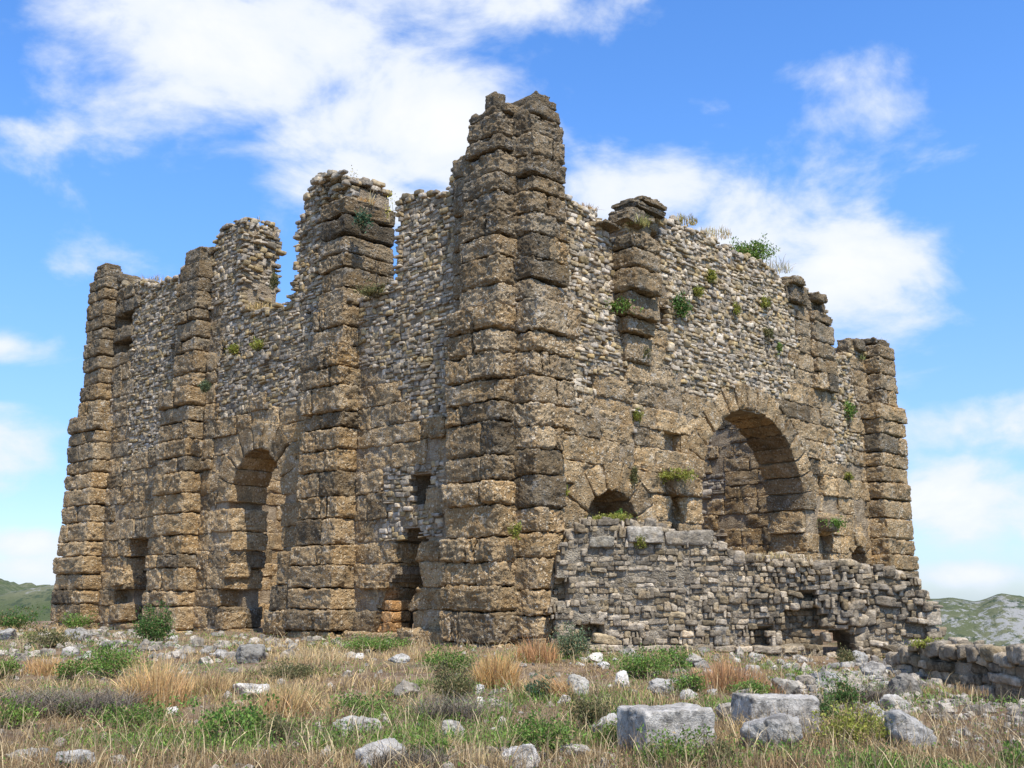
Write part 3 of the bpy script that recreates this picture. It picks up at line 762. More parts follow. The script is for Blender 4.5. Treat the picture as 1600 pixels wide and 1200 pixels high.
def hill(name, az0, az1, d0, d1, crest_az, crest_z, mat, rough, kind_noise):
    A = np.radians(np.linspace(az0, az1, 150)); D = np.linspace(d0, d1, 110)
    AA, DD = np.meshgrid(A, D, indexing='ij'); X = np.sin(AA) * DD; Y = np.cos(AA) * DD
    t = smooth(d0, d0 + .72 * (d1 - d0), DD) * (1 - .6 * smooth(d0 + .75 * (d1 - d0), d1, DD))
    c = np.interp(np.degrees(AA), crest_az, crest_z)
    P = np.stack([X, Y, X * 0 + kind_noise], -1)
    nz = vnoise(P * .012) * .5 + vnoise(P * .031) * .35 + vnoise(P * .09) * .16 + .10 * np.clip(vnoise(P * .17 + 9), -.2, .4) + .07 * vnoise(P * .4)
    Z = -46 + (c + 46) * t + rough * nz * np.clip(t * 1.2, 0, 1)
    n = len(D); i, j = np.meshgrid(np.arange(len(A) - 1), np.arange(n - 1), indexing='ij'); a = (i * n + j).ravel()
    F = np.stack([a, a + n, a + n + 1, a + 1], 1)[:, ::-1]
    return tag(mesh_object(name, np.stack([X, Y, Z], -1).reshape(-1, 3), F, mat), kind='structure')
hill('hill', 14, 44, 330, 500, [16, 21, 22.5, 23.5, 24.6, 25.5, 26.5, 30, 44], [-1, -2, -1, -2.2, .6, -.4, -3, -3, -14], hill_mat('rocky_hillside', .15), 4.0, 3.)
hill('hill', -50, -12, 260, 460, [-50, -30, -26.2, -25, -24, -22, -18, -12], [-6, -2, 0.5, 2.5, 4.2, 6, 6, 2], hill_mat('green_hillside', .05), 2.0, 9.)
hill('mountain', -60, -20, 2500, 6500, [-60, -40, -27, -26, -25, -20], [150, 120, 60, 75, 40, 20], hill_mat('far_hillside', .0), 30.0, 5.)

# ------------------------------------------------------------------ the low rubble walls in front
def field_wall(name, label, p0, p1, prof, holes, thick, zb, hm, wm, jit, irregular, parts=('stones', 'core')):
    p0 = np.array([*p0, 0.]); p1 = np.array([*p1, 0.]); U = (p1 - p0); ln = np.linalg.norm(U); U /= ln; D = np.array([U[1], -U[0], 0])
    fr = Frame(p0, U, D); e = empty(name, tuple(p0)); tag(e, label, 'wall')
    fc = Facade(fr, ln + 1, (np.array([a for a, b in prof]), np.array([b for a, b in prof])), thick, 4.0)
    fc.open += [h for h, through in holes if through]; fc.recess += [(h, .45) for h, through in holes if not through]
    rb = Blocks(fr, 8, 'rubble')
    def inside(u, z): return z < fc.topz(u) + .02 and not fc.in_open(u, z) and not fc.in_rec(u, z)
    # courses grow rougher towards the ruined end
    z = zb
    u_lo, u_hi = prof[0][0], prof[-1][0]
    while z < 3.3:
        hh = hm * RNG.uniform(.7, 1.5); u = u_lo - RNG.uniform(0, wm)
        while u < u_hi:
            w = wm * RNG.choice([RNG.uniform(.4, .8), RNG.uniform(.8, 1.3), RNG.uniform(1.3, 2.2)], p=[.48, .36, .16])
            if RNG.random() < .07: w = RNG.uniform(.3, .55)
            irr = irregular(u); w *= 1 + .3 * irr; zo = (.05 + .10 * irr) * float(noise2(u * 1.3, z * 1.1, 5.)); k = hh * RNG.uniform(.75, 1.15 + .3 * irr)
            if RNG.random() < .06: k *= 1.6
            um, zm = u + w / 2, z + hh / 2 + zo
            if z < 3.2 and fc.in_rec(um, zm) and not fc.in_open(um, zm): rb.rect(u, u + w * .95, z + zo, z + zo + k * .95, -.62, -.36 + RNG.normal(0, .05), min(k, w) * .4, np.array([.85, .75, .6]) * RNG.uniform(.6, 1.1), .02)
            if inside(um, zm):
                bul = .14 * irr * float(noise2(um * .9, zm * 1.1, 21.)) + .05 * float(noise2(um * .5, zm * .6, 31.))
                k *= RNG.choice([.85, 1.0, 1.22], p=[.3, .5, .2])
                tl = RNG.normal(0, .02 + .05 * irr) * w
                rb.add([(u + RNG.normal(.004, .012), z + zo - tl + RNG.normal(.002, .009)), (u + w + RNG.normal(-.004, .012), z + zo + tl + RNG.normal(.002, .009)), (u + w + RNG.normal(-.012, .016), z + zo + k + tl + RNG.normal(-.002, .01)), (u + RNG.normal(.012, .016), z + zo + k - tl + RNG.normal(-.002, .01))], -.26, bul + .07 * irr + RNG.normal(0, jit * (1 + 1.1 * irr)), min(k, w) * min(.5, RNG.uniform(.24, .46) + .12 * irr), rtint(.45) * RNG.uniform(.7, 1.15))
            u += w
        z += hh
    loose(fr, rb, [(u, fc.topz(u) + RNG.uniform(-.08, .04), d) for d in np.arange(-thick + .1, .1, .26) for u in np.arange(u_lo, u_hi, .21) if RNG.random() < .7], .22, .7, .7)
    # end face
    fe = Frame(p0 + u_hi * U, -D, U)
    re = Blocks(fe, 7, 'rubble'); rubble(fe, re, 0, thick, zb, 3, lambda u, z: z < fc.topz(u_hi - .3 - .1 * math.sin(4 * z)), .17, .26, -.05, .09, .8, .3, 1.6)
    V1, F1, t1 = rb.arrays(); V2, F2, t2 = re.arrays()
    o = mesh_object('stone_facing', np.concatenate([V1, V2]), np.concatenate([F1, F2 + len(V1)]), M_GREY, e, np.concatenate([t1, t2])); o.location = tuple(-p0)
    o = core(fc, 'rubble_core', M_EARTH, None, u_lo + .05, u_hi - .15, .055, .1, zb, thick); o.parent = e; o.location = tuple(-p0)
    return e, fr, fc
profF = [(-.1, 1.0), (-.02, 2.3), (.25, 2.5), (.48, 2.75), (.71, 2.95), (1.16, 2.9), (2.5, 2.78), (2.68, 2.55), (3.6, 2.55), (3.89, 2.24), (4.5, 2.05), (5.58, 2.02), (6.51, 1.97), (7.4, 1.88), (8.2, 1.82), (8.5, 1.6), (8.72, 1.15), (8.9, .5), (9.0, .0)]
fw, frF, fcF = field_wall('rubble_wall', 'long grey rubble wall standing in front of the arched sunny side', (1.1, 24.7), (10.2, 25.3), profF,
    [(rect_hole(-.3, .15, 1.05, 1.55), False), (rect_hole(.42, 1.02, .12, .52), False), (lambda z: (6.2 + .1 * math.sin(9 * z), 6.95 - .5 * max(0, z)) if -.2 < z < .42 else None, True),
     (lambda z: (5.1 + .35 * z, 6.25) if .0 < z < .95 else None, False), (lambda z: (4.55, 4.95) if .05 < z < .5 else None, False), (lambda z: (5.75, 6.15) if 1.0 < z < 1.3 else None, False)],
    1.5, -.5, .112, .165, .032, lambda u: float(smooth(3.6, 6.8, u)))
bs = Blocks(frF, 9, 'rubble'); u = .4
while u < 5.3:
    w = RNG.uniform(.3, .8); bs.rect(u, u + w - .02, -.05 - .012 * u, .09 - .012 * u, -.5, .13 + RNG.normal(0, .03), .035, rtint(.6) * 1.1, .012); u += w
bo = bs.build('base_course', M_GREY, fw); bo.location = tuple(-np.array([1.1, 24.7, 0.]))
# dressed blocks reused in the wall
db = Blocks(frF, 10, 'rubble')
db.rect(1.62, 2.45, 2.42, 2.78, -.5, .10, .03, np.array([1.15, 1.15, 1.15]), .01); db.rect(.72, 1.3, 2.30, 2.56, -.4, .07, .04, np.array([.85, .85, .82]), .01); db.rect(3.62, 3.95, .06, .48, -.4, .06, .03, np.array([.8, .8, .8]), .01); db.rect(2.5, 3.7, 2.36, 2.72, -.5, .04, .12, np.array([.75, .73, .7]), .03)
o = db.build('dressed_block', M_GREY, fw); o.location = tuple(-np.array([1.1, 24.7, 0.])); o['label'] = 'squared pale blocks reused in the rubble wall'
lw, frW, fcW = field_wall('low_wall', 'low grey stone wall running out at the right below the rocky hill', (7.7, 21.8), (9.1, 14.6),
    [(0, -.05), (.4, .10), (1.0, .20), (1.42, .26), (2.04, .22), (2.76, .27), (3.0, .18), (3.67, .16), (7.0, .16)], [], .9, -.8, .22, .37, .03, lambda u: .3)

# ------------------------------------------------------------------ rocks
def rock_mesh(seed, size, cuts=9, n=12, box=.45):
    T, F = cube_template(n); r = np.random.default_rng(seed)
    S = T / np.linalg.norm(T, axis=1, keepdims=True); P = S * (1 - box) + T * box * .8
    P = P * (1 + .16 * vnoise(P * 1.4 + seed * 7.3) + .08 * vnoise(P * 3.1 + seed))[:, None]
    for _ in range(cuts):
        nrm = r.normal(size=3); nrm /= np.linalg.norm(nrm); c = r.uniform(.52, .82)
        k = np.maximum(0, P @ nrm - c); P = P - k[:, None] * nrm * .93
    P = P / np.abs(P).max(0)
    s = np.array(size) / 2; P = P * s
    q = P * (1 / max(size)) * 2
    P = P + S * (max(size) * (.030 * vnoise(q * 5 + seed) + .022 * vnoise(q * 11 + seed) + .012 * vnoise(q * 23)))[:, None]
    return P, F
def rock(name, label, px, py, w_px, h_px, seed, depth=.8, rot=0.0, cuts=9, box=.45, tint=(1, 1, 1), sink=.22, cat='rock', n=22, mat=None):
    p = spot(px, py); D = p[1]; w = w_px / FPX * D; h = h_px / FPX * D / (1 - sink)
    P, F = rock_mesh(seed, (w, w * depth, h), cuts, n, box); c, s_ = math.cos(rot), math.sin(rot)
    P = np.stack([P[:, 0] * c - P[:, 1] * s_, P[:, 0] * s_ + P[:, 1] * c, P[:, 2] + h / 2 - sink * h], 1)
    P[:, 1] += w * depth * .35
    o = mesh_object(name, P, F, mat or M_ROCK, None, np.tile(np.array(tint), (len(P), 1)))
    o.location = tuple(p); return tag(o, label, cat)

ROCKS = [
 ('flat white slab lying in dry grass left of centre', 386, 1090, 60, 19, 1, 1.0, .1, (1.62, 1.6, 1.57)),
 ('rounded grey white boulder cut by the bottom edge, left of centre', 597, 1206, 88, 46, 2, .9, .3, (1.1, 1.1, 1.1)),
 ('upright pale stone beside the dry grass in the foreground centre', 708, 1160, 38, 32, 3, .8, 0, (1.08, 1.06, 1.0)),
 ('slanted white boulder at the bottom edge in the centre', 806, 1204, 72, 36, 4, .7, -.5, (1.62, 1.6, 1.57)),
 ('low white stone just right of the slanted white boulder', 897, 1188, 46, 20, 5, .8, .2, (1.15, 1.14, 1.1)),
 ('grey brown boulder alone in the green grass of the middle ground', 632, 1092, 40, 26, 6, .9, .5, (.8, .75, .68)),
 ('half buried white slab among weeds below the breached bay', 553, 1150, 80, 26, 7, .5, .15, (1.05, 1.05, 1.02)),
 ('pale grey boulder at the bottom left edge', 110, 1206, 58, 28, 8, .9, .2, (1.05, 1.05, 1.03)),
 ('broad flat stone in the bottom left corner', 36, 1198, 58, 22, 9, .8, 0, (.9, .87, .82)),
 ('rounded grey boulder in front of the second dressed block', 1213, 1178, 92, 52, 10, .8, .2, (.9, .9, .9)),
 ('pale slab tucked behind the left side of the large dressed block', 956, 1145, 58, 28, 11, .9, .4, (1.05, 1.05, 1.03)),
 ('pale slab between the two dressed blocks', 1141, 1128, 36, 26, 12, .9, .3, (1.05, 1.02, .97)),
 ('pointed pale rock right of the yellow green bush', 1376, 1133, 42, 30, 13, .9, -.3, (1.05, 1.04, 1.02)),
 ('large slanting grey rock at the lower right', 1432, 1180, 84, 62, 14, .8, .5, (.95, .95, .95)),
 ('tilted grey slab on the rubble slope below the wall hole', 1293, 1076, 50, 24, 15, .7, -.3, (.95, .95, .95)),
 ('dark lichen covered boulder on the rubble slope', 1417, 1092, 56, 34, 16, .8, .4, (.6, .58, .54)),
 ('white boulder in front of the dark lichen covered boulder', 1403, 1113, 52, 24, 17, .8, .1, (1.15, 1.14, 1.1)),
 ('pale boulder at the right end of the leaning dry grass', 907, 1086, 36, 30, 18, .9, .2, (1.1, 1.08, 1.02)),
 ('small pointed white stone left of centre, by the tan grass', 748, 1106, 17, 15, 19, .8, 0, (1.62, 1.6, 1.57)),
 ('small pale stone under the tall tan grass near the corner', 748, 1086, 17, 15, 20, .8, 0, (1.2, 1.2, 1.18)),
 ('white stone on bare soil between grass and dressed block', 882, 1104, 22, 16, 21, .8, 0, (1.62, 1.6, 1.57)),
 ('leaning white stone under the rubble wall shrubs', 974, 1074, 22, 25, 22, .8, .6, (1.62, 1.6, 1.57)),
 ('larger of two white stones at the foot of the rubble wall', 931, 1036, 26, 15, 23, .9, 0, (1.62, 1.6, 1.57)),
 ('smaller of two white stones at the foot of the rubble wall', 944, 1046, 18, 13, 24, .9, .4, (1.62, 1.6, 1.57)),
 ('dark grey boulder on the slope below the left arch', 391, 1036, 54, 27, 25, .9, .3, (.62, .61, .58)),
 ('grey boulder heap edge beside the shrubs left of the ruin', 118, 1006, 46, 22, 26, .9, .1, (.8, .8, .78)),
 ('grey boulder at the left edge of the photo', 6, 1000, 30, 18, 27, .9, .1, (.95, .95, .93)),
 ('white stone beside the dark green weeds at lower left', 265, 1118, 22, 14, 28, .8, .1, (1.62, 1.6, 1.57)),
 ('knobbly grey boulder between red grass and the second dressed block', 1233, 1090, 40, 30, 29, .9, .3, (.9, .87, .8)),
 ('brown stone on the slope right of the red grass', 1262, 1078, 30, 22, 30, .9, .7, (.9, .82, .72)),
 ('rounded stone half hidden at the foot of the rubble wall', 1085, 1042, 36, 20, 31, .9, .1, (1.0, .97, .9)),
 ('pale boulder at the head of the rubble slope by the low wall', 1372, 1060, 40, 24, 32, .9, .2, (.95, .93, .9)),
 ('square grey stone below the hole of the rubble wall', 1345, 1040, 34, 22, 33, .8, .1, (.85, .85, .84)),
 ('split grey boulder below the wall, behind the round bush', 1036, 1086, 44, 22, 34, .9, .3, (1.0, 1.0, .98)),
 ('white stone near the base of the pier by the breach', 556, 1031, 24, 10, 35, .9, .1, (1.62, 1.6, 1.57)),
 ('cluster stone of pale grey below the breach', 622, 1036, 34, 13, 36, .9, .3, (1.05, 1.05, 1.02)),
]
for lab, px, py, w, h, sd_, dp, ro, ti in ROCKS:
    rock('rock', lab, px, py, w, h, sd_, dp, ro, tint=ti)

def dressed(label, px, py, w, d, h, rot, seed, tilt=0.0, chip=.05):
    """a squared, chipped building block lying on the grass"""
    p = spot(px, py); T, F = cube_template(26); hv = np.array([w, d, h]) / 2
    P = T * hv; r = .025; q = np.clip(P, -(hv - r), hv - r); dl = P - q; nl = dl / np.maximum(np.linalg.norm(dl, axis=1, keepdims=True), 1e-9); P = q + nl * r
    rg = np.random.default_rng(seed)
    for _ in range(7):       # broken corners and edges
        nrm = np.sign(rg.normal(size=3)) * rg.uniform(.15, 1, 3) / hv; nrm /= np.linalg.norm(nrm)
        c = np.abs(hv * nrm).sum() * rg.uniform(.86, .95); k = np.maximum(0, P @ nrm - c); P = P - k[:, None] * nrm * .9
    P = P + nl * (chip * (.22 * vnoise(P * 5 + seed) + .20 * vnoise(P * 13 + seed) + .12 * vnoise(P * 30)))[:, None]
    ca, sa = math.cos(tilt), math.sin(tilt); P = np.stack([P[:, 0] * ca - P[:, 2] * sa, P[:, 1], P[:, 0] * sa + P[:, 2] * ca], 1)
    c, s_ = math.cos(rot), math.sin(rot); P = np.stack([P[:, 0] * c - P[:, 1] * s_, P[:, 0] * s_ + P[:, 1] * c, P[:, 2] + h / 2 - .10], 1)
    o = mesh_object('dressed_block', P, F, M_ROCK, None, np.tile([1.05, 1.03, 1.0], (len(P), 1))); o.location = (p[0], p[1] + .35, p[2]); return tag(o, label, 'stone block')
dressed('large squared grey block lying in the grass behind a bright green bush', 1050, 1186, .78, .60, .54, RAD(23), 4, .0, .07)
dressed('squared grey block with a broken right corner behind a rounded boulder', 1224, 1146, .90, .48, .48, RAD(19), 9, -.05, .07)

# loose stones: a dozen shapes, copied
SMALL = []
for k in range(14):
    r = np.random.default_rng(900 + k); P, F = rock_mesh(900 + k, (1, r.uniform(.6, 1), r.uniform(.45, .8)), 8, 7)
    o = mesh_object('loose_stone', P, F, M_ROCK, None, np.tile(np.array([1, .98, .94]) * r.uniform(.55, 1.25), (len(P), 1))); SMALL.append(o.data); bpy.data.objects.remove(o)
def scatter(label, group, n, x0, x1, y0, y1, s0, s1, seed, bend=None):
    r = np.random.default_rng(seed)
    for _ in range(n):
        px, py = r.uniform(x0, x1), r.uniform(y0, y1)
        if bend: py += bend(px)
        p = spot(px, py)
        if (p - R0) @ E1 > -1.0 and (p - R0) @ E2 > -1.0: continue
        s = r.uniform(s0, s1) * (1 if r.random() < .8 else 1.6) / FPX * p[1]
        o = bpy.data.objects.new('loose_stone', SMALL[r.integers(len(SMALL))]); COL.objects.link(o)
        o.location = (p[0], p[1], p[2] + s * .06); o.scale = (s, s, s); o.rotation_euler = (r.uniform(-.3, .3), r.uniform(-.3, .3), r.uniform(0, 6.28))
        tag(o, label, 'stone', group)
scatter('small pale rubble stone on the slope below the left arches', 'rubble stones below the left arches', 80, 90, 470, 978, 1032, 8, 20, 1)
scatter('pale rubble stone on the slope between the rubble wall and the dressed blocks', 'rubble stones below the rubble wall', 85, 985, 1440, 1040, 1098, 9, 26, 2)
scatter('small white stone scattered in the dry foreground grass', 'white stones in the foreground grass', 60, 150, 1000, 1070, 1190, 4, 13, 3)
scatter('small stone on the bare reddish soil at the lower right', 'stones on the bare soil', 45, 1390, 1600, 1095, 1175, 5, 16, 4)
scatter('fallen stone at the foot of the rubble wall', 'stones at the foot of the rubble wall', 30, 880, 1420, 1018, 1040, 8, 20, 5)

# ------------------------------------------------------------------ plants
def leaves_mesh(C, size, col, rng, aspect=.5, up=.4):
    n = len(C); d = rng.normal(size=(n, 3)); d[:, 2] = np.abs(d[:, 2]) * .8 + up; d /= np.linalg.norm(d, axis=1, keepdims=True)
    s = np.cross(d, rng.normal(size=(n, 3))); s /= np.linalg.norm(s, axis=1, keepdims=True); nn = np.cross(d, s)
    L = (size * rng.uniform(.6, 1.35, n))[:, None]
    V = np.stack([C, C + d * L * .5 + s * L * aspect * .5 + nn * L * .06, C + d * L - nn * L * .12, C + d * L * .5 - s * L * aspect * .5 + nn * L * .06], 1).reshape(-1, 3)
    F = np.arange(4 * n).reshape(n, 4)
    return V, F, np.repeat(col, 4, 0)

def blades_mesh(B, h, lean, w, col, rng, droop=.3):
    n = len(B); a = rng.uniform(0, 6.28, n); side = np.stack([np.cos(a), np.sin(a), 0 * a], 1)
    V = np.empty((n, 4, 2, 3))
    for i, t in enumerate((0, .38, .72, 1.0)):
        c = B + np.stack([lean[:, 0] * t ** 1.8, lean[:, 1] * t ** 1.8, h * t * (1 - droop * t * t * np.linalg.norm(lean, axis=1) / np.maximum(h, .01))], 1)
        k = (w * (1, .85, .55, .12)[i])[:, None]
        V[:, i, 0] = c - side * k; V[:, i, 1] = c + side * k
    base = np.arange(n)[:, None] * 8
    q = np.array([[0, 1, 3, 2], [2, 3, 5, 4], [4, 5, 7, 6]])
    F = (base[:, :, None] + q[None]).reshape(-1, 4)
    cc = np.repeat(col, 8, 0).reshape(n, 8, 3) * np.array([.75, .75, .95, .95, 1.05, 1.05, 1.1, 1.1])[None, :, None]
    return V.reshape(-1, 3), F, cc.reshape(-1, 3)

def cat_meshes(ms):
    Vs, Fs, Cs, o = [], [], [], 0
    for V, F, c in ms: Vs.append(V); Fs.append(F + o); Cs.append(c); o += len(V)
    return np.concatenate(Vs), np.concatenate(Fs), np.concatenate(Cs)

GREENS = {'green': ((.10, .20, .035), (.26, .38, .08)), 'dark': ((.06, .13, .03), (.15, .25, .06)), 'bright': ((.12, .22, .03), (.24, .34, .07)),
          'yellow': ((.22, .26, .045), (.42, .40, .08)), 'grey': ((.10, .145, .07), (.20, .24, .12)), 'blue': ((.06, .13, .07), (.13, .22, .11)), 'olive': ((.12, .13, .05), (.24, .22, .09))}
def col_of(kind, n, rng):
    a, b = GREENS[kind]; t = rng.uniform(0, 1, n)[:, None] ** 1.2
    return np.array(a) + (np.array(b) - np.array(a)) * t

def bush_at(p, w, h, kind, label, seed, leaf=.045, dens=1.0, name='shrub', cat='shrub', droop=0.0, depth=None, dry=.0):
    """a bush of many separate leaves gathered in uneven clumps round thin stems; base at p"""
    r = np.random.default_rng(seed); nc = int(7 + 26 * min(1, w)); e = empty(name, tuple(p)); tag(e, label, cat)
    a = r.uniform(0, 6.28, nc); rad = np.sqrt(r.uniform(0, 1, nc)); cx = np.cos(a) * rad * w * .42; cy = np.sin(a) * rad * (depth or w * .8) * .42
    cz = h * (.28 + .55 * r.uniform(0, 1, nc) * (1 - .55 * rad ** 2))
    if droop: cz = cz - droop * h * r.uniform(0, 1.2, nc)
    CC = np.stack([cx, cy, cz], 1)
    n = int(dens * 2300 * w * h / (leaf / .045) ** 2 / .35) + 180; n = min(n, 12000)
    m = max(4, int(nc * .7)); a2 = r.uniform(0, 6.28, m); sp = np.stack([np.cos(a2) * w * r.uniform(.15, .62, m), np.sin(a2) * w * r.uniform(.1, .5, m), h * r.uniform(.25, 1.12, m) * (1 if not droop else .5)], 1)
    CC = np.concatenate([CC * np.array([1, 1, 1]) * r.uniform(.75, 1.12, (nc, 1)), sp]); wts = np.concatenate([r.uniform(.3, 1.6, nc), r.uniform(.08, .35, m)]); nc = nc + m
    k = r.choice(nc, n, p=wts / wts.sum()); sz = (r.uniform(.07, .17, nc) * np.where(np.arange(nc) >= nc - m, .45, 1))[k][:, None] * np.array([w, w, h * 1.1])
    Cn = CC[k] + r.normal(size=(n, 3)) * sz; Cn[:, 2] = np.where(droop > 0, Cn[:, 2], np.abs(Cn[:, 2]))
    tone = r.uniform(.7, 1.25, nc)[k][:, None]
    col = col_of(kind, n, r) * tone
    if dry:
        m = r.random(n) < dry; col[m] = np.array([.34, .25, .12]) * r.uniform(.7, 1.3, (m.sum(), 1))
    V, F, c = leaves_mesh(Cn, leaf, col, r); mesh_object('foliage', V, F, M_LEAF, e, c)
    # stems
    B = np.zeros((nc * 2, 3)); B[:, 0] = r.normal(0, w * .06, nc * 2); B[:, 1] = r.normal(0, w * .06, nc * 2)
    tgt = CC[np.arange(nc * 2) % nc] * r.uniform(.75, 1.25, (nc * 2, 1)); 
    V, F, c = blades_mesh(B, np.maximum(tgt[:, 2], .02) if not droop else tgt[:, 2], (tgt - B)[:, :2], np.full(nc * 2, .004 + .004 * h), np.tile([.17, .14, .08], (nc * 2, 1)) * r.uniform(.7, 1.3, (nc * 2, 1)), r, 0.0)
    mesh_object('stems', V, F, M_TWIG, e, c)
    return e
def bush(label, px, py, w_px, h_px, kind, seed, **kw):
    p = spot(px, py); p[2] -= .02; s = p[1] / FPX
    return bush_at(p, w_px * s * 1.08, h_px * s * 1.05, kind, label, seed, **kw)

BUSHES = [
 ('round dark green bush at the foot of the pier left of the arch', 238, 1008, 52, 54, 'dark', .07, 1.3),
 ('spreading green weeds left of the tall tan grass', 172, 1058, 90, 46, 'green', .05, 1.0),
 ('small dense green bush below the spreading green weeds', 107, 1062, 34, 32, 'green', .05, 1.1),
 ('low dark green weeds in front of the tall tan grass', 205, 1136, 112, 38, 'green', .05, .9),
 ('large bright green leafy bush at lower left of centre', 362, 1160, 112, 56, 'green', .055, 1.2),
 ('bright green bush at the left edge below the dead brush', 24, 1138, 56, 36, 'bright', .05, 1.0),
 ('leafy bush at the far left edge above the dead brush', 6, 1062, 34, 34, 'bright', .05, 1.0),
 ('fresh green plants along the base of the breached bay', 586, 1018, 92, 24, 'green', .05, 1.2),
 ('dark green shrubs on the grass before the near corner', 700, 1050, 70, 34, 'green', .05, 1.1),
 ('tall weedy green bush below the near corner', 706, 1098, 62, 56, 'olive', .04, 1.0),
 ('small blue green bush under the leaning dry grass', 840, 1092, 38, 32, 'blue', .045, 1.2),
 ('feathery green bush in the foreground centre', 838, 1178, 92, 52, 'green', .04, 1.0),
 ('grey green shrub growing against the left end of the rubble wall', 893, 1030, 50, 48, 'grey', .06, .9),
 ('broad green shrub at the foot of the rubble wall', 1010, 1062, 80, 42, 'green', .05, 1.0),
 ('green shrub touching the red grass below the rubble wall', 1056, 1050, 40, 34, 'green', .055, 1.0),
 ('round light green bush between the rubble wall and the dressed blocks', 1076, 1088, 42, 38, 'green', .05, 1.3),
 ('vivid green round bush against the large dressed block', 968, 1168, 58, 44, 'bright', .035, 1.5),
 ('pale yellow green weeds in front of the large dressed block', 1052, 1206, 100, 56, 'bright', .04, .8),
 ('tall olive weeds left of the large dressed block', 925, 1140, 62, 50, 'olive', .04, .9),
 ('green clump below the red grass on the right', 1172, 1088, 56, 24, 'green', .045, 1.1),
 ('dark green bush on the rubble slope right of the second dressed block', 1318, 1106, 50, 38, 'dark', .05, 1.1),
 ('dark bush beside the second dressed block', 1292, 1128, 36, 36, 'dark', .045, 1.0),
 ('yellow flowering bush at the lower right', 1335, 1166, 104, 54, 'yellow', .04, .9),
 ('dim green bush at the bottom right corner', 1585, 1206, 52, 34, 'green', .045, 1.0),
 ('light green weeds at the bottom edge right of the white boulder', 668, 1192, 60, 44, 'bright', .04, .8),
 ('green plants beside the half buried slab', 560, 1120, 84, 34, 'green', .045, .8),
 ('small green bush in the grass behind the white slab', 450, 1062, 90, 26, 'olive', .045, .8),
 ('olive bush on the left rise beside the far corner pier', 118, 984, 40, 22, 'green', .08, 1.0),
 ('bushes on the brow of the hill at the left edge', 20, 984, 70, 28, 'dark', .09, 1.0),
 ('dark scrub in front of the grey boulder on the left', 78, 1012, 60, 26, 'olive', .07, 1.0),
 ('small weed patch left of the white stone at lower left', 108, 1120, 44, 26, 'bright', .04, .8),
 ('grey green weed behind the wall hole rubble', 1326, 1040, 36, 24, 'olive', .05, .9),
 ('light weeds in front of the second dressed block', 1120, 1200, 60, 40, 'olive', .04, .7),
 ('green weed right of the large bright bush', 440, 1160, 48, 36, 'olive', .04, .8),
]
for i, (lab, px, py, w, h, kind, lf, dn) in enumerate(BUSHES):
    bush(lab, px, py, w, h, kind, 50 + i, leaf=lf * .85, dens=dn * .8, dry=.15)

def tuft_at(p, w, h, label, seed, n=420, base=(.42, .29, .13), lean=.25, name='dry_grass', cat='grass', wid=.006, wind=(0, 0), flower=None):
    r = np.random.default_rng(seed); a = r.uniform(0, 6.28, n); rad = np.sqrt(r.uniform(0, 1, n)) * w * .5
    B = np.stack([np.cos(a) * rad, np.sin(a) * rad * .7, np.zeros(n) - .03], 1)
    hh = h * np.where(r.random(n) < .3, r.uniform(.2, .6, n), r.uniform(.5, 1.08, n)) * (1 - .35 * (rad / (w * .5)) ** 2)
    ln = r.normal(0, lean, (n, 2)) * hh[:, None] * np.where(r.random(n) < .18, 3.2, 1.0)[:, None] + np.stack([np.cos(a), np.sin(a)], 1) * (rad / w * .35 * hh)[:, None] + np.array(wind) * hh[:, None]
    c = np.array(base) * np.array([1.28, 1.25, 1.2]) * r.uniform(.5, 1.4, (n, 1)) * (1 + r.normal(0, .05, (n, 3)))
    ms = [blades_mesh(B, hh, ln, np.full(n, wid) * r.uniform(.6, 1.3, n), c, r)]
    if flower:
        m = min(n, 3); tip = B[:m] + np.stack([ln[:m, 0], ln[:m, 1], hh[:m] * .9], 1); k = np.repeat(tip, 30, 0) + r.normal(size=(30 * m, 3)) * np.array([.07, .07, .12])
        ms.append(leaves_mesh(k, .06, np.tile(flower, (30 * m, 1)) * r.uniform(.7, 1.2, (30 * m, 1)), r))
    V, F, c = cat_meshes(ms); o = mesh_object(name, V, F, M_DRY, None, c); o.location = tuple(p); return tag(o, label, cat)
def tuft(label, px, py, w_px, h_px, seed, **kw):
    p = spot(px, py); s = p[1] / FPX; return tuft_at(p, w_px * s, h_px * s, label, seed, **kw)
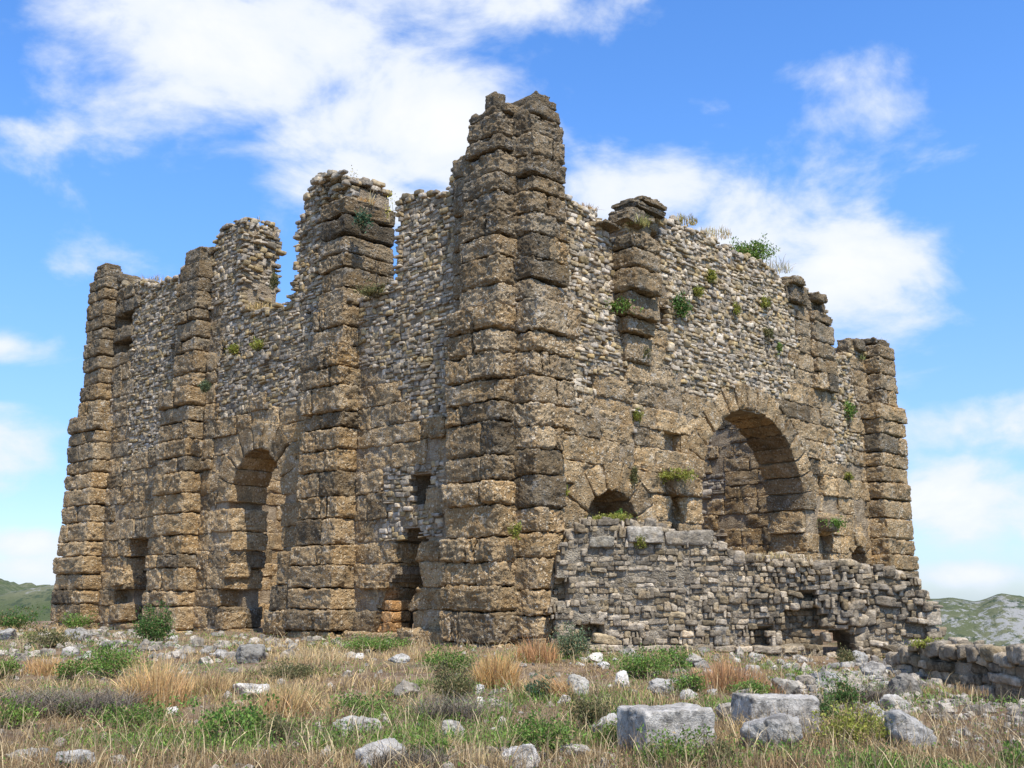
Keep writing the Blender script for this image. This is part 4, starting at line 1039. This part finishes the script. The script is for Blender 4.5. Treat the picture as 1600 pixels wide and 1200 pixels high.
TUFTS = [
 ('largest clump of tall tan dry grass at the left', 240, 1106, 104, 88, 1500, (.52, .36, .17), (0, 0)),
 ('tan dry grass clump at the far left before the grey boulder', 70, 1054, 64, 38, 700, (.50, .33, .15), (0, 0)),
 ('dry grass clump between the white slab and green weeds', 444, 1120, 72, 66, 800, (.46, .33, .16), (.1, 0)),
 ('thin tan grass just right of the largest tan clump', 318, 1086, 74, 54, 420, (.42, .29, .14), (.1, 0)),
 ('tall tan grass in front of the near corner', 776, 1074, 66, 68, 900, (.50, .33, .14), (0, 0)),
 ('reddish dry grass at the very foot of the near corner', 838, 1034, 66, 46, 700, (.44, .26, .12), (0, 0)),
 ('leaning dry grass right of the blue green bush', 874, 1092, 50, 50, 500, (.44, .28, .13), (-.55, 0)),
 ('wide reddish dry grass below the rubble wall', 1138, 1078, 112, 52, 1300, (.42, .25, .12), (0, 0)),
 ('narrow tall reed of red grass rising from the wide red clump', 1134, 1062, 26, 54, 160, (.46, .28, .13), (-.1, 0)),
 ('thin red grass at the right end of the wide red clump', 1212, 1084, 44, 34, 300, (.40, .24, .12), (.15, 0)),
 ('straw coloured grass at the foot of the breached bay', 480, 1034, 150, 26, 900, (.44, .33, .17), (0, 0)),
 ('straw coloured grass before the pier base left of the corner', 660, 1030, 120, 22, 700, (.44, .32, .16), (0, 0)),
 ('sparse straw grass at the bottom edge right of centre', 740, 1204, 90, 50, 420, (.46, .36, .2), (0, 0)),
 ('brown grass before the large grey rock at lower right', 1490, 1190, 130, 34, 700, (.30, .20, .10), (0, 0)),
 ('brown grass at the bottom edge under the rounded boulder', 1240, 1206, 120, 44, 800, (.30, .21, .11), (0, 0)),
 ('rust coloured grass at the bottom left corner', 80, 1206, 170, 40, 700, (.32, .21, .11), (0, 0)),
 ('brown grass at the bottom edge below the large green bush', 420, 1206, 200, 40, 900, (.30, .21, .11), (0, 0)),
 ('brown grass at the foot of the low wall', 1475, 1084, 130, 22, 600, (.36, .25, .13), (0, 0)),
]
for i, (lab, px, py, w, h, n, c, wd) in enumerate(TUFTS):
    tuft(lab, px, py, w, h, 200 + i, n=n, base=c, wind=wd, lean=.16)
# dead brush: a low tangle of grey twigs
def dead_brush(label, px, py, w_px, h_px, n, seed):
    p = spot(px, py); s = p[1] / FPX; w, h = w_px * s, h_px * s; r = np.random.default_rng(seed)
    B = np.stack([r.uniform(-.5, .5, n) * w, r.uniform(-.3, .5, n) * w * .55, r.uniform(-.02, .10, n)], 1)
    hh = r.uniform(.2, 1, n) * h; ln = r.normal(0, .9, (n, 2)) * hh[:, None] * 1.2
    c = np.array([.21, .175, .13]) * r.uniform(.5, 1.5, (n, 1))
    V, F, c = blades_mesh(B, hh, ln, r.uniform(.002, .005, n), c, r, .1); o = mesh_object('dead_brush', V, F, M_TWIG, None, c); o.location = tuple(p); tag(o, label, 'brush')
dead_brush('grey leafless brush spread low across the left foreground', 90, 1118, 210, 40, 2600, 1)
dead_brush('purplish grey leafless brush left of the weedy bush', 700, 1132, 90, 44, 900, 2)
dead_brush('brown leafless brush behind the dark bush on the rubble slope', 1365, 1100, 70, 30, 700, 3)
dead_brush('dark twiggy brush beside the boulder at the bottom edge', 640, 1206, 110, 30, 800, 4)

# plants that grow on the ruin
def on_face(fr, d, px, py):
    v = ray(px, py); o = np.array([0, 0, CAM_H]); t = ((fr.o - o) @ fr.D + d) / (v @ fr.D); return o + v * t
WALLPL = [  # label, frame, depth, px, py(base), w, h, kind, leaf, droop
 ('feathery green bush on the crest of the sunny wall', FR, -.5, 1172, 414, 72, 38, 'bright', .08, 0, 1.9),
 ('dark green plant hanging under the socket of the sunny wall', FR, .05, 1062, 492, 32, 40, 'dark', .08, .25, 1.2),
 ('green plant hanging below the broken pilaster of the sunny wall', FR, .12, 970, 490, 48, 34, 'green', .08, .3, 1.0),
 ('yellow green tuft in the upper rubble beside the socket', FR, .05, 1112, 440, 16, 24, 'yellow', .07, .2, 1.0),
 ('small yellow green tuft left of the upper rubble tuft', FR, .05, 1090, 462, 17, 20, 'yellow', .07, .2, 1.0),
 ('yellow green tuft in the middle of the sunny rubble patch', FR, .05, 1150, 492, 13, 22, 'yellow', .07, .2, 1.0),
 ('yellow green tuft at the right of the sunny rubble patch', FR, .05, 1196, 482, 18, 22, 'yellow', .07, .2, 1.0),
 ('green tuft low in the right part of the sunny rubble', FR, .05, 1199, 526, 18, 20, 'olive', .07, .2, 1.0),
 ('lowest green tuft of the sunny rubble patch', FR, .05, 1217, 552, 10, 18, 'green', .07, .2, 1.0),
 ('green bush in the rubble notch near the far right pier', FR, .05, 1326, 652, 22, 28, 'green', .09, .1, 1.2),
 ('small plant under the rubble notch near the far right pier', FR, .05, 1325, 752, 18, 16, 'yellow', .08, .2, .9),
 ('green plants over the right hand console', FR, .3, 1300, 826, 34, 22, 'green', .08, .3, .9),
 ('weeds covering the console beside the wide arch', FR, .3, 1056, 752, 52, 26, 'yellow', .07, .3, 1.0),
 ('tuft on the sunny ashlar left of the niche', FR, .06, 997, 656, 14, 24, 'yellow', .06, .3, 1.0),
 ('tuft below the broken pilaster stump', FR, .08, 1006, 562, 20, 26, 'olive', .07, .3, 1.0),
 ('yellow green plant beside the low arch', FR, .06, 878, 776, 17, 22, 'yellow', .06, .2, 1.2),
 ('green weed hanging by the right side of the low arch', FR, .06, 991, 752, 14, 30, 'olive', .06, .4, .9),
 ('yellow plant on the top of the rubble wall', frF, .05, 1000, 858, 20, 24, 'yellow', .05, 0, 1.0),
 ('pale weeds along the rubble wall under the low arch', frF, -.5, 955, 816, 60, 14, 'yellow', .05, 0, .8),
 ('green weed growing in the low arch opening', frF, -1.0, 968, 814, 9, 20, 'green', .05, 0, 1.0),
 ('small yellow bush where the rubble wall meets the low wall', frW, .05, 1446, 1014, 44, 14, 'yellow', .05, 0, 1.0),
 ('blue green bush on the standing block above the breached bay', FL, .3, 566, 356, 24, 34, 'blue', .08, .2, 1.2),
 ('yellow green tuft in the middle bay rubble, left one', FL, .05, 366, 552, 20, 17, 'yellow', .07, .2, 1.1),
 ('yellow green tuft in the middle bay rubble, right one', FL, .05, 404, 548, 24, 22, 'yellow', .07, .2, 1.1),
 ('green tuft on the broken end of the middle wall', FL, -.6, 428, 450, 14, 30, 'olive', .07, .2, 1.0),
 ('green tuft on the pier left of the arch, at its ledge', FL, .7, 319, 612, 16, 20, 'grey', .07, .2, 1.0),
 ('ivy sprig in the notch of the near corner', FR, .3, 806, 838, 16, 26, 'yellow', .06, .4, .8),
 ('weeds on the gap ledge right of the standing block', FL, .1, 588, 464, 50, 18, 'olive', .07, 0, 1.0),
 ('sprig in the upper rubble left of the near corner', FL, .05, 735, 368, 12, 20, 'olive', .06, .3, .9),
]
for i, (lab, fr, d, px, py, w, h, kind, lf, dr, dn) in enumerate(WALLPL):
    p = on_face(fr, d, px, py); s = p[1] / FPX
    bush_at(p, w * s, h * s, kind, lab, 500 + i, leaf=lf, dens=dn, droop=dr, name='wall_plant', cat='plant', dry=.1)
WALLGR = [
 ('dry grass on the crest beside the socket of the sunny wall', FR, -.5, 1066, 348, 56, 20, 220, (.33, .27, .10)),
 ('dry grass along the sloping crest of the sunny wall', FR, -.5, 1112, 368, 70, 18, 220, (.40, .31, .14)),
 ('pale dry stalks on the crest right of the feathery bush', FR, -.5, 1215, 424, 46, 30, 90, (.42, .36, .22)),
 ('yellowish grass on top of the broken pilaster', FR, .1, 992, 352, 50, 24, 260, (.30, .28, .10)),
 ('orange dry grass on the wall beside the near tower', FR, -.4, 912, 330, 44, 16, 220, (.44, .27, .10)),
 ('straw grass on the wall top left of the near tower', FL, -.4, 672, 310, 50, 14, 220, (.42, .34, .16)),
 ('dry grass tuft on the tip of the standing block', FL, -.2, 548, 298, 26, 26, 200, (.34, .27, .10)),
 ('orange grass on the shoulder of the standing block', FL, -.3, 565, 318, 44, 14, 200, (.46, .27, .09)),
 ('dry grass in the gap of the broken left wall', FL, -.3, 405, 484, 56, 18, 260, (.44, .33, .15)),
 ('dry stalks on the wall beside the far left tower', FL, -.5, 240, 440, 50, 16, 120, (.40, .32, .18)),
 ('dry grass on top of the far right pier', FR, -.3, 1365, 540, 44, 16, 160, (.42, .30, .13)),
 ('green grass on the low wall piece next to the far right pier', FR, -.3, 1330, 562, 44, 16, 200, (.22, .24, .08)),
 ('dry grass on the flat top of the rubble wall', frF, -.6, 1190, 872, 150, 14, 600, (.42, .32, .16)),
 ('straw tuft at the left part of the rubble wall top', frF, -.5, 1030, 862, 60, 14, 200, (.40, .34, .14)),
]
for i, (lab, fr, d, px, py, w, h, n, c) in enumerate(WALLGR):
    p = on_face(fr, d, px, py); s = p[1] / FPX
    tuft_at(p, w * s, h * s, lab, 700 + i, n=n, base=c, wid=.012, lean=.25, name='wall_grass')
for i, (lab, fr, d, px, py, h, fl, n) in enumerate([
   ('tall yellow flower stalk beside the slot in the broken wall', FL, -.3, 610, 345, 62, (.62, .55, .10), 2), ('flower stalk leaning from the tip of the standing block', FL, -.3, 548, 280, 36, (.5, .42, .15), 1),
   ('thin bare stalks on the shoulder of the standing block', FL, -.3, 578, 318, 42, None, 7), ('thin stalks on the middle wall peak', FL, -.4, 408, 345, 18, None, 4)]):
    p = on_face(fr, d, px, py); s = p[1] / FPX
    tuft_at(p, 12 * s, h * s, lab, 800 + i, n=n, base=(.34, .28, .14), wid=.02, lean=.12, name='flower_stalk', cat='plant', flower=fl)

# ------------------------------------------------------------------ ground cover (nobody could count it)
def in_frame(n, y0, y1, rng, p=1.0):
    u = rng.random(n); y = (y0 ** (1 - p) + u * (y1 ** (1 - p) - y0 ** (1 - p))) ** (1 / (1 - p)) if p != 1 else y0 * (y1 / y0) ** u
    x = rng.uniform(-.56, .56, n) * y
    k = ~(((np.stack([x, y], 1) - R0[:2]) @ E1[:2] > -.75) & ((np.stack([x, y], 1) - R0[:2]) @ E2[:2] > -.75))
    k &= ~((x > 1.1) & (y > 24.7))
    return x[k], y[k]
rg = np.random.default_rng(77)
x, y = in_frame(210000, 7.6, 50, rg, 1.35)
pat = noise2(x * .38, y * .38, 14.) + .5 * noise2(x * 1.2, y * 1.2, 3.); grn = noise2(x * .30, y * .42, 60.) + .55 * noise2(x * .9, y * .9, 41.) + .2 * noise2(x * 2.6, y * 2.6, 7.)
bare = noise2(x * .5, y * .5, 90.) + .5 * noise2(x * 1.7, y * 1.7, 17.)
soil = smooth(4.2, 7.5, x) * (1 - smooth(16, 19, y))
k = (bare > -.34 + .8 * soil + .34 * (1 - smooth(9.2, 11, y))) & (rg.random(len(x)) > .75 * soil)
x, y, pat, grn = x[k], y[k], pat[k], grn[k]; n = len(x)
mid = smooth(10, 12.5, y) * (1 - smooth(18, 21, y)); g = grn > .26 - .26 * mid + .14 * rg.normal(size=n)
cl = noise2(x * 3.6, y * 3.6, 2.) + .5 * noise2(x * 8, y * 8, 12.); h = rg.uniform(.04, .17, n) * (1 + .55 * np.clip(pat, -.6, 1)) * np.clip(.75 + .95 * cl, .22, 1.9); h[g] *= .95
tan = np.array([.60, .425, .195]); brown = np.array([.33, .23, .11]); grn_c = np.array([.15, .25, .045])
t = np.clip(.38 + .16 * mid + .6 * pat + rg.normal(0, .25, n) - .22 * (1 - smooth(9.5, 12, y)), 0, 1)[:, None]; near_wall = smooth(17, 23, y)[:, None] * .5
col = brown + (tan - brown) * np.clip(t * .8 + near_wall, 0, 1)
col[g] = grn_c * rg.uniform(.6, 1.5, (g.sum(), 1)) + np.array([.05, .03, 0]) * rg.uniform(0, 1, (g.sum(), 1))
col = col * rg.uniform(.45, 1.45, (n, 1))
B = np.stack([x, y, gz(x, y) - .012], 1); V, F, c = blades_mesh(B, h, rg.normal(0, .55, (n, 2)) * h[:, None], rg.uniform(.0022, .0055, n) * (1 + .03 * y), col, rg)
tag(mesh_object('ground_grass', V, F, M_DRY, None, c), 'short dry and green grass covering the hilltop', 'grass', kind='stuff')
# small broad leaved weeds
x, y = in_frame(120000, 7.6, 40, rg, 1.35); grn = noise2(x * .30, y * .42, 60.) + .55 * noise2(x * .9, y * .9, 41.) + .3 * noise2(x * 2.6, y * 2.6, 19.)
k = (grn > .10) | (rg.random(len(x)) < .10); x, y = x[k], y[k]; n = len(x)
Cw = np.stack([x, y, gz(x, y) + rg.uniform(0, .15, n)], 1); V, F, c = leaves_mesh(Cw, .034, col_of('green', n, rg) * rg.uniform(.7, 1.3, (n, 1)), rg)
tag(mesh_object('ground_weeds', V, F, M_LEAF, None, c), 'low green weeds growing through the grass', 'weeds', kind='stuff')
# dry stalks standing in the near grass
x, y = in_frame(9000, 7.7, 16, rg, 1.5); n = len(x); h = rg.uniform(.12, .46, n)
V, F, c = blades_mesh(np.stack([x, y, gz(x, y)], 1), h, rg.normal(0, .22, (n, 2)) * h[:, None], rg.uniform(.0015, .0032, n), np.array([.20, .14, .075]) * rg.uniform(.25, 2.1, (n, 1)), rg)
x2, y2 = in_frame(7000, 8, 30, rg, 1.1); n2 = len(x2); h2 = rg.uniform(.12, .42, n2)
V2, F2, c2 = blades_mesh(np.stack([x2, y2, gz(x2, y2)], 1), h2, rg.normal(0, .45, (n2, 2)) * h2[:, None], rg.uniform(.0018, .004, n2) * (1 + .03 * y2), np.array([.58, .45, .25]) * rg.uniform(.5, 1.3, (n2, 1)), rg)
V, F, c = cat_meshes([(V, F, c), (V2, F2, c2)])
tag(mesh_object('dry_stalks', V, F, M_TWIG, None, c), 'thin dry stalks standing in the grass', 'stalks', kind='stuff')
# gravel and chips
x, y = in_frame(11000, 7.8, 40, rg, 1.0); hl = smooth(17, 22, y) * (1 - smooth(-4, -1.5, x)) + smooth(1.5, 3, x) * smooth(13.5, 16, y) * .6; soil = .5 * smooth(3.4, 7, x) + .35 * smooth(.2, .9, noise2(x * .8, y * .8, 33.)) + .08 + .6 * hl * smooth(-.1, .5, noise2(x * .9, y * .9, 71.)); k = rg.random(len(x)) < soil; x, y = x[k], y[k]; n = len(x)
T, F0 = cube_template(2); S = T / np.linalg.norm(T, axis=1, keepdims=True)
sz = rg.uniform(.012, .05, n) * rg.choice([1, 1, 1.8], n) * (1 + 1.2 * hl[k]); J = rg.uniform(.6, 1.25, (n, len(T), 1))
V = S[None] * J * sz[:, None, None] * rg.uniform(.6, 1.2, (n, 1, 3)) + np.stack([x, y, gz(x, y) + sz * .15], 1)[:, None]
F = (F0[None] + (np.arange(n) * len(T))[:, None, None]).reshape(-1, 4)
tag(mesh_object('gravel', V.reshape(-1, 3), F, M_ROCK, None, np.repeat(rg.uniform(.5, 1.25, (n, 1)) * np.array([1.05, .98, .88]), len(T), 0), False), 'stone chips and gravel on the soil', 'gravel', kind='stuff')
